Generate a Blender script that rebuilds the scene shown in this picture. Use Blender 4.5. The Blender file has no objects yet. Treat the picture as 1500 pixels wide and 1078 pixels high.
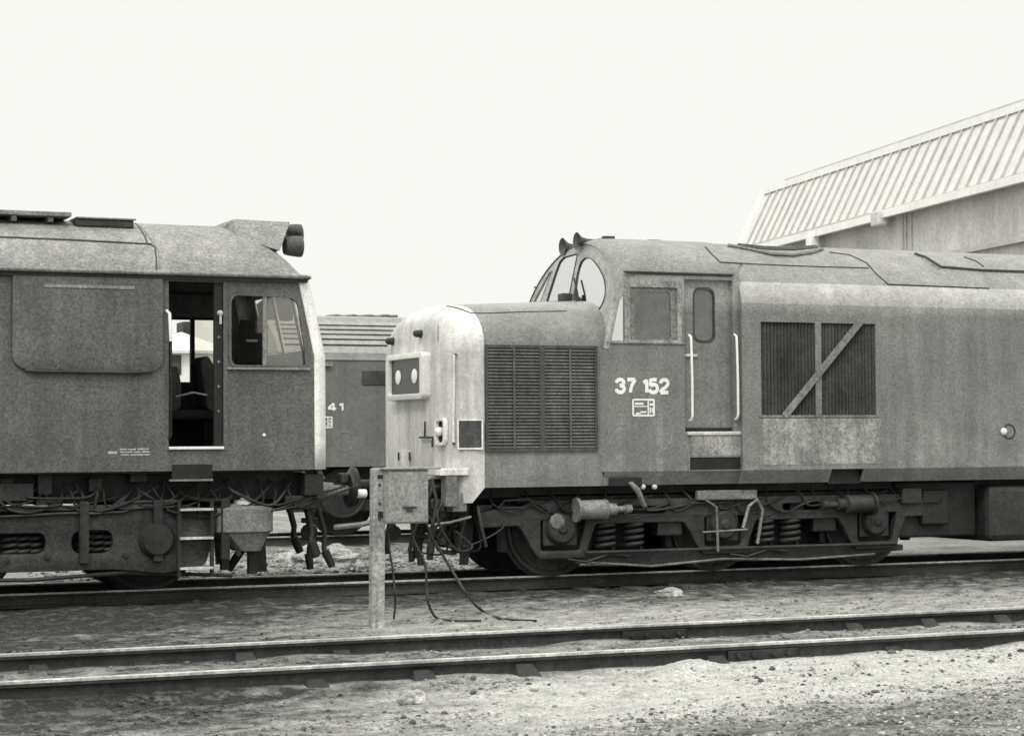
import bpy, bmesh, math, random
from mathutils import Vector, Matrix, noise
random.seed(7)
R = math.radians
scene = bpy.context.scene
COL = scene.collection

# ------------------------------------------------------------------ camera
YAW, PITCH, ROLL, F = R(23.5), math.atan((645-539)/3000.0), R(0.35), 3000.0
CAM = Vector((0.0, -23.2, 1.62))
fwd = Vector((math.sin(YAW)*math.cos(PITCH), math.cos(YAW)*math.cos(PITCH), math.sin(PITCH)))
rt0 = Vector((math.cos(YAW), -math.sin(YAW), 0)); up0 = rt0.cross(fwd)
rt = rt0*math.cos(ROLL) - up0*math.sin(ROLL)
up = up0*math.cos(ROLL) + rt0*math.sin(ROLL)
cd = bpy.data.cameras.new('camera'); cam = bpy.data.objects.new('camera', cd); COL.objects.link(cam)
cam.matrix_world = Matrix(((rt.x, up.x, -fwd.x, CAM.x), (rt.y, up.y, -fwd.y, CAM.y), (rt.z, up.z, -fwd.z, CAM.z), (0, 0, 0, 1)))
cd.sensor_width = 36.0; cd.lens = F/1500*36.0; cd.clip_end = 3000; cd.clip_start = 0.1
scene.camera = cam

def ray(px, py): return fwd*F + rt*(px-750) + up*(539-py)
def at(px, py, Y):
    d = ray(px, py); t = (Y-CAM.y)/d.y; return CAM + d*t
def atz(px, py, Z):
    d = ray(px, py); t = (Z-CAM.z)/d.z; return CAM + d*t
def atx(px, py, X):
    d = ray(px, py); t = (X-CAM.x)/d.x; return CAM + d*t
def xz(px, py, Y):
    p = at(px, py, Y); return (p.x, p.z)

# ------------------------------------------------------------------ materials
TINT = (1.0, 0.987, 0.95)
def grey(v): return (v*TINT[0], v*TINT[1], v*TINT[2], 1)
class NT:
    def __init__(s, m): s.t = m.node_tree; s.n = s.t.nodes; s.l = s.t.links
    def add(s, typ, **kw):
        n = s.n.new(typ)
        for k, v in kw.items():
            if k in n.inputs: n.inputs[k].default_value = v
            else: setattr(n, k, v)
        return n
    def link(s, a, b): s.l.new(a, b)
def new_mat(name):
    m = bpy.data.materials.new(name); m.use_nodes = True
    m.node_tree.nodes.clear(); nt = NT(m)
    out = nt.add('ShaderNodeOutputMaterial'); b = nt.add('ShaderNodeBsdfPrincipled')
    nt.link(b.outputs[0], out.inputs[0]); return m, nt, b
def mathn(nt, op, a, b, clamp=False):
    n = nt.add('ShaderNodeMath', operation=op, use_clamp=clamp)
    for i, v in enumerate((a, b)):
        if hasattr(v, 'is_linked'): nt.link(v, n.inputs[i])
        else: n.inputs[i].default_value = v
    return n.outputs[0]
def ramp(nt, sock, p0, v0, p1, v1):
    n = nt.add('ShaderNodeMapRange', clamp=True)
    nt.link(sock, n.inputs[0])
    for i, v in zip((1, 2, 3, 4), (p0, p1, v0, v1)): n.inputs[i].default_value = v
    return n.outputs[0]
def noise_fac(nt, vec, scale, detail=5, rough=.6):
    n = nt.add('ShaderNodeTexNoise', Scale=scale, Detail=detail, Roughness=rough)
    nt.link(vec, n.inputs['Vector']); return n.outputs['Fac']
def paint(name, v, patch=.25, streak=.2, speck=.22, rough=.55, bump=.25, metal=0, scale=1.6, chips=0, dust=None, top_sheen=None):
    m, nt, b = new_mat(name)
    tc = nt.add('ShaderNodeTexCoord').outputs['Object']
    mp = nt.add('ShaderNodeMapping'); nt.link(tc, mp.inputs[0]); mp.inputs['Scale'].default_value = (5, 5, .35)
    f1 = ramp(nt, noise_fac(nt, tc, scale, 6), .35, 1-patch, .65, 1+patch)
    f2 = ramp(nt, noise_fac(nt, mp.outputs[0], 1.0, 6, .7), .35, 1-streak, .65, 1+streak)
    f3 = ramp(nt, noise_fac(nt, tc, 30, 4, .8), .37, 1-speck, .63, 1+speck)
    f4 = ramp(nt, noise_fac(nt, tc, 9, 5, .7), .32, 1-patch*.8, .68, 1+patch*.8)
    f = mathn(nt, 'MULTIPLY', mathn(nt, 'MULTIPLY', mathn(nt, 'MULTIPLY', f1, f2), f3), f4)
    if chips:
        c = ramp(nt, noise_fac(nt, tc, 22, 4, .7), .66, 1, .70, 1-chips)
        f = mathn(nt, 'MULTIPLY', f, c)
    if dust:   # road dust settled on part of the height: (lowest, highest, strength)
        sx = nt.add('ShaderNodeSeparateXYZ'); nt.link(tc, sx.inputs[0])
        band = mathn(nt, 'MULTIPLY', ramp(nt, sx.outputs['Z'], dust[0], 0, dust[0]+.12, 1), ramp(nt, sx.outputs['Z'], dust[1]-.7, 1, dust[1], 0))
        dn = mathn(nt, 'MULTIPLY', ramp(nt, noise_fac(nt, tc, 3.5, 7, .75), .42, 0, .60, 1), ramp(nt, noise_fac(nt, mp.outputs[0], 1.6, 5, .7), .40, .15, .60, 1))
        f = mathn(nt, 'MULTIPLY', f, mathn(nt, 'ADD', 1.0, mathn(nt, 'MULTIPLY', mathn(nt, 'MULTIPLY', band, dn), dust[2])))
    if top_sheen:  # highlight painted into the colour above a height: (start, full, strength)
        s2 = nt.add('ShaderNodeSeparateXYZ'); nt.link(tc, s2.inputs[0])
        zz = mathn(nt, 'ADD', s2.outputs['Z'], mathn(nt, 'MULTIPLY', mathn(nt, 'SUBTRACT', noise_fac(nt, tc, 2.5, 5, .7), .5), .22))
        f = mathn(nt, 'MULTIPLY', f, mathn(nt, 'ADD', 1.0, ramp(nt, zz, top_sheen[0], 0, top_sheen[1], top_sheen[2])))
    mx = nt.add('ShaderNodeVectorMath', operation='SCALE')
    mx.inputs[0].default_value = grey(v)[:3]; nt.link(f, mx.inputs['Scale'])
    nt.link(mx.outputs[0], b.inputs['Base Color'])
    b.inputs['Roughness'].default_value = rough; b.inputs['Metallic'].default_value = metal
    rr = ramp(nt, noise_fac(nt, tc, 4, 4), .3, rough-.1, .7, min(1, rough+.15)); nt.link(rr, b.inputs['Roughness'])
    if bump:
        bp = nt.add('ShaderNodeBump', Strength=bump, Distance=.01)
        nt.link(mathn(nt, 'ADD', noise_fac(nt, tc, 30, 4), mathn(nt, 'MULTIPLY', noise_fac(nt, tc, 2.2, 2), 2.5)), bp.inputs['Height']); nt.link(bp.outputs[0], b.inputs['Normal'])
    return m
M = {}
M['blue37'] = paint('weathered_paint_mid', .178, .11, .13, .28, .45, .4, chips=.4, dust=(1.15, 2.1, .45), top_sheen=(3.16, 3.33, .75))  # upper side lightened to blend into the painted cantrail highlight
M['cabfront'] = paint('lighter_cab_paint', .33, .2, .12, .25, .5, .3, chips=.4)  # lighter than the body side paint
M['roof37'] = paint('weathered_roof_paint', .205, .13, .12, .3, .5, chips=.4)
M['blue25'] = paint('weathered_paint_dark', .10, .17, .2, .42, .52, .4, chips=.5)
M['roof25'] = paint('dusty_roof_paint', .215, .2, .1, .4, .7, chips=.5)
M['bluefar'] = paint('distant_paint', .15, .12, .1, .2, .55)
M['rooffar'] = paint('distant_roof_paint', .33, .12, .05, .2, .7)
M['yellow'] = paint('pale_end_paint', .57, .14, .24, .14, .45, .3, chips=.35)
M['panelrim'] = paint('white_panel_rim', .72, .08, .08, .1, .45, .1)
M['wheel'] = paint('worn_wheel_steel', .04, .4, .1, .4, .6)
M['pale'] = paint('pale_edge_paint', .76, .12, .2, .18, .5)
M['white'] = paint('white_paint', .82, .05, .05, .08, .5, .1)
M['dark'] = paint('sooty_metal', .012, .4, .2, .5, .65)
M['grime'] = paint('oily_grime', .018, .45, .25, .5, .6)
M['frame'] = paint('dusty_frame_metal', .027, .35, .2, .45, .6)
M['dust'] = paint('pale_dusty_metal', .18, .25, .15, .4, .7)
M['light'] = paint('worn_bright_metal', .5, .25, .15, .25, .5)
M['grille'] = paint('dark_grille_metal', .055, .3, .3, .3, .6)
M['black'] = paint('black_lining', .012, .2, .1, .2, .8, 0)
M['rust'] = paint('rusty_rail_steel', .028, .35, .15, .4, .8)
M['railtop'] = paint('polished_rail_steel', .42, .35, .1, .3, .5, .1)
M['patch'] = paint('faded_paint_patch', .27, .35, .25, .4, .7)
M['rubber'] = paint('black_rubber', .02, .2, .1, .2, .6)
M['wood'] = paint('weathered_timber', .06, .3, .5, .35, .85, .5)
M['post'] = paint('pitted_post_metal', .30, .35, .3, .4, .85, .6, chips=.8)
M['cab_box'] = paint('cabinet_grey_paint', .22, .2, .2, .35, .7)
M['seam'] = paint('dark_seam', .04, .2, .1, .2, .8, 0)
M['ghost'] = paint('faint_old_transfer', .255, .2, .1, .3, .6)
M['shedroof'] = paint('pale_sheet_cladding', .62, .05, .04, .06, .6, .1)
M['shedrib'] = paint('grey_joint_and_rib_shade', .46, .1, .05, .1, .7, .1)
M['shedwall'] = paint('stained_render_wall', .50, .2, .10, .18, .9, .3, scale=.4)
M['fascia'] = paint('white_fascia', .85, .05, .05, .05, .6, .1)
M['seat'] = paint('seat_cloth', .07, .2, .1, .3, .9)
M['stone'] = paint('broken_stone', .3, .3, .1, .4, .9, .5, scale=6)
def glass(name, dirt, dv=.3, gl=.10):
    m, nt, b = new_mat(name)
    out = [n for n in nt.n if n.type == 'OUTPUT_MATERIAL'][0]
    nt.n.remove(b)
    tr = nt.add('ShaderNodeBsdfTransparent'); tr.inputs[0].default_value = grey(.93)
    df = nt.add('ShaderNodeBsdfDiffuse'); df.inputs[0].default_value = grey(dv)
    gs = nt.add('ShaderNodeBsdfGlossy'); gs.inputs['Roughness'].default_value = .04
    tc = nt.add('ShaderNodeTexCoord').outputs['Object']
    fac = ramp(nt, noise_fac(nt, tc, 5, 6, .7), .35, dirt*.5, .68, min(1, dirt*1.6))
    m1 = nt.add('ShaderNodeMixShader'); nt.link(fac, m1.inputs[0]); nt.link(tr.outputs[0], m1.inputs[1]); nt.link(df.outputs[0], m1.inputs[2])
    m2 = nt.add('ShaderNodeMixShader'); m2.inputs[0].default_value = gl
    nt.link(m1.outputs[0], m2.inputs[1]); nt.link(gs.outputs[0], m2.inputs[2]); nt.link(m2.outputs[0], out.inputs[0])
    return m
M['glass'] = glass('clear_window_glass', .04, .5, .22)
M['dirtyglass'] = glass('dirty_window_glass', .12, .34, .09)
M['screen'] = glass('windscreen_glass', .02, .5, .86)
m, nt, b = new_mat('lamp_lens'); b.inputs['Base Color'].default_value = grey(.9); b.inputs['Roughness'].default_value = .15; M['lens'] = m
m, nt, b = new_mat('dark_panel_glass'); b.inputs['Base Color'].default_value = grey(.03); b.inputs['Roughness'].default_value = .25; b.inputs['Specular IOR Level'].default_value = .3; M['darkglass'] = m

# ------------------------------------------------------------------ objects
ROOTLOC = {}
def tag(o, label=None, cat=None, group=None, kind=None):
    if label: o['label'] = label
    if cat: o['category'] = cat
    if group: o['group'] = group
    if kind: o['kind'] = kind
    return o
def thing(name, loc, label, cat, group=None):
    o = bpy.data.objects.new(name, None); COL.objects.link(o); o.location = loc; o.empty_display_size = .3
    ROOTLOC[o] = Vector(loc); return tag(o, label, cat, group)
def base_of(o):
    while o.parent: o = o.parent
    return ROOTLOC.get(o, Vector((0, 0, 0)))
class MB:
    """collects shapes given in world coordinates, then links them as one mesh object"""
    def __init__(s): s.bm = bmesh.new()
    def face(s, pts):
        try: return s.bm.faces.new([s.bm.verts.new(p) for p in pts])
        except ValueError: pass
    def box(s, a, b, top=None):
        (x0, y0, z0), (x1, y1, z1) = a, b
        x0, x1 = sorted((x0, x1)); y0, y1 = sorted((y0, y1)); z0, z1 = sorted((z0, z1))
        v = [s.bm.verts.new(p) for p in ((x0,y0,z0),(x1,y0,z0),(x1,y1,z0),(x0,y1,z0),(x0,y0,z1),(x1,y0,z1),(x1,y1,z1),(x0,y1,z1))]
        for f in ((3,2,1,0),(4,5,6,7),(0,1,5,4),(1,2,6,5),(2,3,7,6),(3,0,4,7)): s.bm.faces.new([v[i] for i in f])
        return s
    def obox(s, c, ax, ay, az):
        c, ax, ay, az = Vector(c), Vector(ax), Vector(ay), Vector(az)
        v = [s.bm.verts.new(c+ax*i+ay*j+az*k) for (i, j, k) in ((-1,-1,-1),(1,-1,-1),(1,1,-1),(-1,1,-1),(-1,-1,1),(1,-1,1),(1,1,1),(-1,1,1))]
        for f in ((3,2,1,0),(4,5,6,7),(0,1,5,4),(1,2,6,5),(2,3,7,6),(3,0,4,7)): s.bm.faces.new([v[i] for i in f])
        return s
    def loft(s, rings, closed=True, cap=True, skip=None):
        vs = [[s.bm.verts.new(p) for p in r] for r in rings]
        n = len(rings[0])
        for i in range(len(rings)-1):
            for j in range(n if closed else n-1):
                if skip and skip(i, j): continue
                k = (j+1) % n
                try: s.bm.faces.new((vs[i][j], vs[i][k], vs[i+1][k], vs[i+1][j]))
                except ValueError: pass
        if cap and closed:
            for r in (list(reversed(vs[0])), vs[-1]):
                try: s.bm.faces.new(r)
                except ValueError: pass
        return s
    def tube(s, pts, r, n=8, cap=True):
        pts = [Vector(p) for p in pts]; rings = []
        rr = r if isinstance(r, (list, tuple)) else [r]*len(pts)
        ref = None
        for i, p in enumerate(pts):
            d = (pts[min(i+1, len(pts)-1)] - pts[max(i-1, 0)]).normalized()
            if ref is None:
                ref = Vector((0, 0, 1)) if abs(d.z) < .9 else Vector((1, 0, 0))
            a = d.cross(ref).normalized(); b_ = a.cross(d).normalized(); ref = b_
            rings.append([p + a*math.cos(2*math.pi*k/n)*rr[i] + b_*math.sin(2*math.pi*k/n)*rr[i] for k in range(n)])
        return s.loft(rings, True, cap)
    def cyl(s, p0, p1, r0, r1=None, n=24):
        return s.tube([p0, p1], [r0, r0 if r1 is None else r1], n)
    def lathe(s, c, axis, prof, n=32):
        """prof: list of (distance along axis, radius)"""
        c = Vector(c); axis = Vector(axis).normalized()
        ref = Vector((0, 0, 1)) if abs(axis.z) < .9 else Vector((1, 0, 0))
        a = axis.cross(ref).normalized(); b_ = axis.cross(a)
        return s.loft([[c+axis*t+(a*math.cos(2*math.pi*k/n)+b_*math.sin(2*math.pi*k/n))*max(r_, 1e-4) for k in range(n)] for t, r_ in prof])
    def plate(s, outer, holes=(), y0=0.0, th=.02, mapf=None, bevel=0):
        """flat plate in XZ with holes; front face at y0, thickness th going to +Y (or through mapf(u,v,w))"""
        cu = bpy.data.curves.new('tmp', 'CURVE'); cu.dimensions = '2D'; cu.fill_mode = 'BOTH'; cu.extrude = th/2
        cu.bevel_depth = bevel; cu.bevel_resolution = 1
        for poly in (outer, *holes):
            sp = cu.splines.new('POLY'); sp.points.add(len(poly)-1); sp.use_cyclic_u = True
            for p, q in zip(sp.points, poly): p.co = (q[0], q[1], 0, 1)
        ob = bpy.data.objects.new('tmp', cu); me = bpy.data.meshes.new_from_object(ob)
        f = mapf or (lambda u, v, w: (u, y0+w, v))
        vs = [s.bm.verts.new(f(v.co.x, v.co.y, th/2+v.co.z)) for v in me.vertices]
        for p in me.polygons:
            try: s.bm.faces.new([vs[i] for i in p.vertices])
            except ValueError: pass
        bpy.data.objects.remove(ob); bpy.data.curves.remove(cu); bpy.data.meshes.remove(me)
        return s
    def build(s, name, mat, parent=None, smooth=False, bevel=0, sub=0, loc=None, solid=0, weld=True):
        if weld: bmesh.ops.remove_doubles(s.bm, verts=s.bm.verts, dist=1e-5)
        bmesh.ops.recalc_face_normals(s.bm, faces=s.bm.faces)
        off = base_of(parent) if parent else (Vector(loc) if loc else Vector((0, 0, 0)))
        for v in s.bm.verts: v.co -= off
        me = bpy.data.meshes.new(name); s.bm.to_mesh(me); s.bm.free()
        mats = mat if isinstance(mat, (list, tuple)) else [mat]
        for mm in mats: me.materials.append(mm)
        o = bpy.data.objects.new(name, me); COL.objects.link(o)
        if parent: o.parent = parent
        elif loc: o.location = loc; ROOTLOC[o] = Vector(loc)
        if smooth:
            me.shade_smooth()
            try: me.set_sharp_from_angle(angle=R(smooth if smooth > 1 else 40))
            except Exception: pass
        if solid: md = o.modifiers.new('s', 'SOLIDIFY'); md.thickness = solid; md.offset = 0
        if bevel: md = o.modifiers.new('b', 'BEVEL'); md.width = bevel; md.segments = 2; md.limit_method = 'ANGLE'; md.angle_limit = R(35)
        if sub: md = o.modifiers.new('u', 'SUBSURF'); md.levels = sub; md.render_levels = sub
        return o
def roundp(pts, r, n=5):
    out = []; N = len(pts)
    rs = r if isinstance(r, (list, tuple)) else [r]*N
    for i in range(N):
        p = Vector(pts[i]); a = Vector(pts[i-1])-p; b_ = Vector(pts[(i+1) % N])-p
        q = min(rs[i], a.length*.49, b_.length*.49)
        if q < 1e-4: out.append(tuple(p)); continue
        A = p+a.normalized()*q; B = p+b_.normalized()*q
        for k in range(n+1):
            t = k/n; out.append(tuple(A*(1-t)**2 + p*2*t*(1-t) + B*t*t))
    return out
def inset(poly, d):
    """shrink a polygon towards its centre by about d"""
    c = sum((Vector(p) for p in poly), Vector((0, 0)))/len(poly)
    return [tuple(Vector(p)-(Vector(p)-c).normalized()*d) for p in poly]
def rect(x0, z0, x1, z1): return [(x0, z0), (x1, z0), (x1, z1), (x0, z1)]
def pxpoly(pts, Y): return [xz(a, b, Y) for a, b in pts]
def pxrect(x0, y0, x1, y1, Y):
    """upright rectangle on the plane Y whose corners are averaged from the four picture corners"""
    a, b_, c, d = (xz(*p, Y) for p in ((x0, y0), (x1, y0), (x1, y1), (x0, y1)))
    return rect((a[0]+d[0])/2, (c[1]+d[1])/2, (b_[0]+c[0])/2, (a[1]+b_[1])/2)
def bounds(r): return min(p[0] for p in r), min(p[1] for p in r), max(p[0] for p in r), max(p[1] for p in r)
def dup(o, loc, parent=None):
    c = o.copy(); COL.objects.link(c); c.parent = parent; c.location = loc
    for ch in list(o.children):
        k = ch.copy(); COL.objects.link(k); k.parent = c
        for g in ch.children:
            q = g.copy(); COL.objects.link(q); q.parent = k
    return c
GLYPH = {
 '3': [[(.04,.74),(.08,.88),(.2,.975),(.33,1),(.46,.97),(.56,.88),(.58,.76),(.54,.64),(.44,.56),(.28,.53)], [(.30,.53),(.46,.50),(.58,.42),(.62,.29),(.58,.14),(.46,.03),(.32,0),(.18,.03),(.07,.11),(.03,.26)]],
 '7': [[(.03,1),(.60,1)], [(.60,1),(.52,.85),(.38,.60),(.29,.30),(.26,0)]],
 '1': [[(.34,1),(.34,0)], [(.36,.97),(.27,.86),(.08,.78)]],
 '5': [[(.56,1),(.14,1),(.09,.52)], [(.09,.52),(.2,.60),(.33,.63),(.47,.60),(.58,.50),(.62,.33),(.58,.15),(.46,.03),(.32,0),(.18,.03),(.07,.11),(.03,.24)]],
 '2': [[(.04,.70),(.07,.84),(.17,.96),(.32,1),(.47,.97),(.57,.88),(.60,.74),(.55,.58),(.42,.42),(.22,.25),(.07,.09),(.03,0)], [(.03,0),(.61,0)]],
 '4': [[(.46,1),(.46,0)], [(.44,.98),(.04,.33)], [(.02,.27),(.64,.27)]]}
def numerals(body, x0, x1, z0, z1, y, parent, mat, name='number'):
    """heavy grotesque numerals as flat strokes, standing a few mm proud of the side"""
    h = z1-z0; t = .235; adv = {' ': .30}; tot = sum(adv.get(c, .50 if c == '1' else .80) for c in body)-.12
    sx = (x1-x0)/tot; u0 = x0; objs = []
    b_ = MB()
    for ci, c in enumerate(body):
        if c != ' ':
            for si, st in enumerate(GLYPH[c]):
                p = [Vector((u0+q[0]*sx, z0+h*(t/2+q[1]*(1-t)))) for q in st]; L, Rr = [], []
                for i in range(len(p)):
                    d = (p[min(i+1, len(p)-1)]-p[max(i-1, 0)]).normalized(); nn = Vector((-d.y, d.x))
                    e = -d*0 if 0 < i < len(p)-1 else Vector((0, 0))
                    wv = Vector((nn.x*t*.5*h*.92, nn.y*t*.5*h)); L.append(p[i]+wv); Rr.append(p[i]-wv)
                yy = y-.002-.0004*si-.0001*ci
                for i in range(len(p)-1):
                    b_.face([(q.x, yy, q.y) for q in (L[i], Rr[i], Rr[i+1], L[i+1])])
        u0 += adv.get(c, .50 if c == '1' else .80)*sx
    return b_.build(name, mat, parent)
def text(body, x, z, size, y, parent, mat, name='number', bold=.012, width=None, facing=1):
    cu = bpy.data.curves.new('t', 'FONT'); cu.body = body; cu.size = 1.0; cu.offset = bold/size if size else 0; cu.extrude = .002
    ob = bpy.data.objects.new('t', cu); me = bpy.data.meshes.new_from_object(ob)
    xs = [v.co.x for v in me.vertices]; ys = [v.co.y for v in me.vertices]
    sz = size/(max(ys)-min(ys)); sx = (width/(max(xs)-min(xs))) if width else sz
    base = base_of(parent)
    for v in me.vertices:
        u, w, e = (v.co.x-min(xs))*sx, (v.co.y-min(ys))*sz, v.co.z
        v.co = Vector((x+u, y-e-.002, z+w)) - base
    me.materials.append(mat); bpy.data.objects.remove(ob)
    o = bpy.data.objects.new(name, me); COL.objects.link(o); o.parent = parent
    return o
from mathutils.bvhtree import BVHTree
def bvh(o):
    off = base_of(o); me = o.data
    return BVHTree.FromPolygons([v.co+off for v in me.vertices], [tuple(p.vertices) for p in me.polygons])
def hit(tree, px, py, lift=0.0):
    d = ray(px, py).normalized(); p, n, i, t = tree.ray_cast(CAM, d)
    if p is None: return None
    if n.dot(d) > 0: n = -n
    return p + n*lift
def seam(trees, pts, r, name, parent, mat=None, lift=0.0, n=5, steps=6):
    """a weld line / lip that follows the surface under the given course"""
    out = []
    for (a, b_) in zip(pts, pts[1:]):
        for k in range(steps):
            t = k/steps; out.append((a[0]+(b_[0]-a[0])*t, a[1]+(b_[1]-a[1])*t))
    out.append(pts[-1]); P = []
    for q in out:
        c = [h for h in (hit(t, q[0], q[1], lift) for t in trees) if h is not None]
        if c: P.append(min(c, key=lambda h: (h-CAM).length))
    if len(P) < 2: return None
    return MB().tube(P, r, n).build(name, mat or M['seam'], parent, smooth=True)

# =================================================================== the locomotive on the right
L37 = thing('diesel_locomotive', (18.0, 0, 0), 'nose fronted diesel locomotive numbered 37 152 with pale nose end and square side grilles', 'locomotive', 'locomotives in the yard')
ZB, ZF, XN, XF, XC, XM, XE = 1.075, 1.24, 9.17, 8.79, 10.72, 12.56, 27.3
W = 1.30
def nose_ring(X, e, et, zb, n=8):
    zt = 3.245 + .050*(X-8.74) - et; w = W - e; zs = 2.72 - et*.9
    half = [(-w, zb), (-w, zb+.5), (-w, (zb+zs)/2+.2), (-w, zs-.08)]
    for k in range(n+1):
        a = math.pi/2*k/n
        half.append((-w+.92*(w/1.3)*(1-math.cos(a)), zs+(zt-.02-zs)*math.sin(a)**.92))
    half += [(-w*.14, zt-.003), (0, zt)]
    full = half + [(-y, z) for y, z in reversed(half[:-1])]
    return [(X, y, z) for y, z in full]
Rf = .38
rings = []
for k in range(9):
    t = k/8; d = Rf*(1-math.cos(math.pi/2*t)); e = Rf*(1-math.sin(math.pi/2*t))
    rings.append(nose_ring(XF+d, e*.95, e*.62, .90 if k < 7 else (.99 if k == 7 else ZB)))
# bulged front cap
front0 = rings[0]; caps = []
cz = 1.95
for s_, bul in ((.02, .03), (.35, .028), (.7, .018), (.9, .007)):
    caps.append([(XF-bul, y*s_, cz+(z-cz)*s_) for x, y, z in front0])
nf = MB().loft(caps + rings, closed=True, cap=True).build('nose_front', M['yellow'], L37, smooth=50)
T_nf = bvh(nf)
r2 = [nose_ring(X, 0, 0, ZB) for X in (XF+Rf, 9.6, 10.2, XN+1.498)] + [nose_ring(X, .035, 0, ZB) for X in (XN+1.499, 10.95)]
nose = MB().loft(r2).build('nose', M['blue37'], L37, smooth=50)
T_nose = bvh(nose)

# nose side grilles (two doors of louvres)
gx0, gz0, gx1, gz1 = bounds(pxrect(710, 506, 874, 661, -W))
g = MB()
fr = rect(gx0, gz0, gx1, gz1); mid = (gx0+gx1)/2
iw = .035
g.plate(fr, [rect(gx0+iw, gz0+iw, mid-.035, gz1-iw), rect(mid+.035, gz0+iw, gx1-iw, gz1-iw)], -W-.03, .028)
gr = g.build('nose_grille', M['grille'], L37)
def louvres(x0, x1, z0, z1, y, n, parent, mat, tilt=.022, muntins=()):
    b_ = MB()
    for k in range(n):
        z = z0 + (k+.5)*(z1-z0)/n; h = (z1-z0)/n
        b_.loft([[(x, y+.020, z+h*.45), (x, y-.004, z-h*.28), (x, y+.002, z-h*.36), (x, y+.026, z+h*.36)] for x in (x0, x1)])
    for xm in muntins: b_.box((xm-.012, y-.012, z0), (xm+.012, y+.01, z1))
    b_.box((x0, y+.026, z0), (x1, y+.028, z1))
    return b_.build('louvre_panel', mat, parent)
M['louvre'] = paint('louvre_metal', .095, .3, .3, .3, .6)
for (a, b_) in ((gx0+iw, mid-.035), (mid+.035, gx1-iw)):
    louvres(a, b_, gz0+iw, gz1-iw, -W-.028, 30, gr, M['louvre'], muntins=((a+b_)/2,))

# roof hatch on the nose
hp = [hit(T_nose, *q, .012) or hit(T_nf, *q, .012) for q in ((664, 450), (690, 459), (838, 455))]
seam((T_nose, T_nf), [(655, 448.5), (672, 452), (690, 459), (720, 459), (770, 457), (830, 456)], .011, 'hatch_lip', L37)

# headcode panel
HX = 8.67
pc = atx(592, 552, HX); hw, hh = .60, .27
hb = MB().plate(roundp(rect(pc.y-hw, pc.z-hh, pc.y+hw, pc.z+hh), .07), [roundp(rect(pc.y-hw+.06, pc.z-hh+.05, pc.y+hw-.06, pc.z+hh-.05), .05)],
    mapf=lambda u, v, w: (HX+w, u, v), th=.12, bevel=.010).build('headcode_box', M['panelrim'], L37, smooth=30)
MB().plate(roundp(rect(pc.y-hw+.085, pc.z-hh+.055, pc.y+hw-.085, pc.z+hh-.055), .05), mapf=lambda u, v, w: (HX+.03+w, u, v), th=.02).build('panel_glass', M['darkglass'], hb)
for s in (-1, 1):
    MB().lathe((HX+.03, pc.y+.28*s, pc.z), (-1, 0, 0), [(0, 0), (0, .088), (.008, .088), (.013, .07), (.015, 0)], 24).build('marker_dot', M['lens'], hb, smooth=40)

# fittings on the nose front
def lamp_bracket(px, py, name='lamp_iron'):
    p = hit(T_nf, px, py)
    MB().lathe(p+Vector((.03, 0, 0)), (-1, -.15, 0), [(0, .05), (.05, .05), (.06, .04), (.10, .045), (.13, .03), (.135, 0)], 16).build(name, M['frame'], L37, smooth=40)
lamp_bracket(576, 500, 'marker_lamp'); lamp_bracket(617, 489, 'marker_lamp')
def on_nose(pts, r, name, mat, lift=.03): return seam((T_nf,), pts, r, name, L37, mat, lift, 8, 5)
on_nose([(668, 519), (668, 560), (667, 610), (667, 648)], .013, 'handrail', M['pale'], .05)
on_nose([(642, 478), (642, 500)], .008, 'panel_strip', M['dust'], .0)
def stud(px, py, r, l, name, mat):
    p = hit(T_nf, px, py); q = hit(T_nf, px, py, 1.0); n = (q-p).normalized()
    return p, n
p, n_ = stud(649, 632, 0, 0, '', None)
sd = n_.cross(Vector((0, 0, 1))).normalized()
def facing_plate(p, n_, w, h, d, r, name, mat, parent=L37, hole=0):
    sdv = n_.cross(Vector((0, 0, 1))).normalized(); uv = sdv.cross(n_).normalized()
    pl = roundp(rect(-w, -h, w, h), r)
    hs = [roundp(rect(-w+hole, -h+hole, w-hole, h-hole), max(r-hole, .005))] if hole else []
    return MB().plate(pl, hs, mapf=lambda u, v, t: p + sdv*u + uv*v + n_*(d-t), th=d).build(name, mat, parent, smooth=30)
tl = facing_plate(p, n_, .12, .16, .05, .08, 'tail_lamp', M['pale'], hole=.035)
facing_plate(p, n_, .10, .14, .012, .06, 'lamp_well', M['black'], tl)
MB().lathe(p+sd*.03, n_, [(0, .05), (.04, .055), (.06, .05), (.075, .03), (.08, 0)], 20).build('lens', M['lens'], tl, smooth=40)
p, n_ = stud(689, 636, 0, 0, '', None)
so = facing_plate(p, n_, .15, .175, .022, .012, 'control_socket', M['pale'], hole=.018)
facing_plate(p, n_, .14, .16, .012, .01, 'socket_cover', M['grille'], so)
# nose lamp irons and latch plate
on_nose([(626, 617), (625.5, 640)], .012, 'bracket', M['frame'], .03)
on_nose([(618, 640.5), (637, 640.5), (636.5, 655)], .012, 'bracket', M['frame'], .03)
p, n_ = stud(595, 672, 0, 0, '', None)
lp = facing_plate(p, n_, .14, .10, .02, .015, 'latch_plate', M['pale'])
for px in (586, 602): on_nose([(px, 662), (px, 674)], .012, 'latch', M['grille'], .02)
on_nose([(666, 648), (667, 651)], .02, 'handrail_foot', M['frame'], .03)
on_nose([(668.5, 518), (668.5, 521)], .02, 'handrail_foot', M['frame'], .03)

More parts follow.
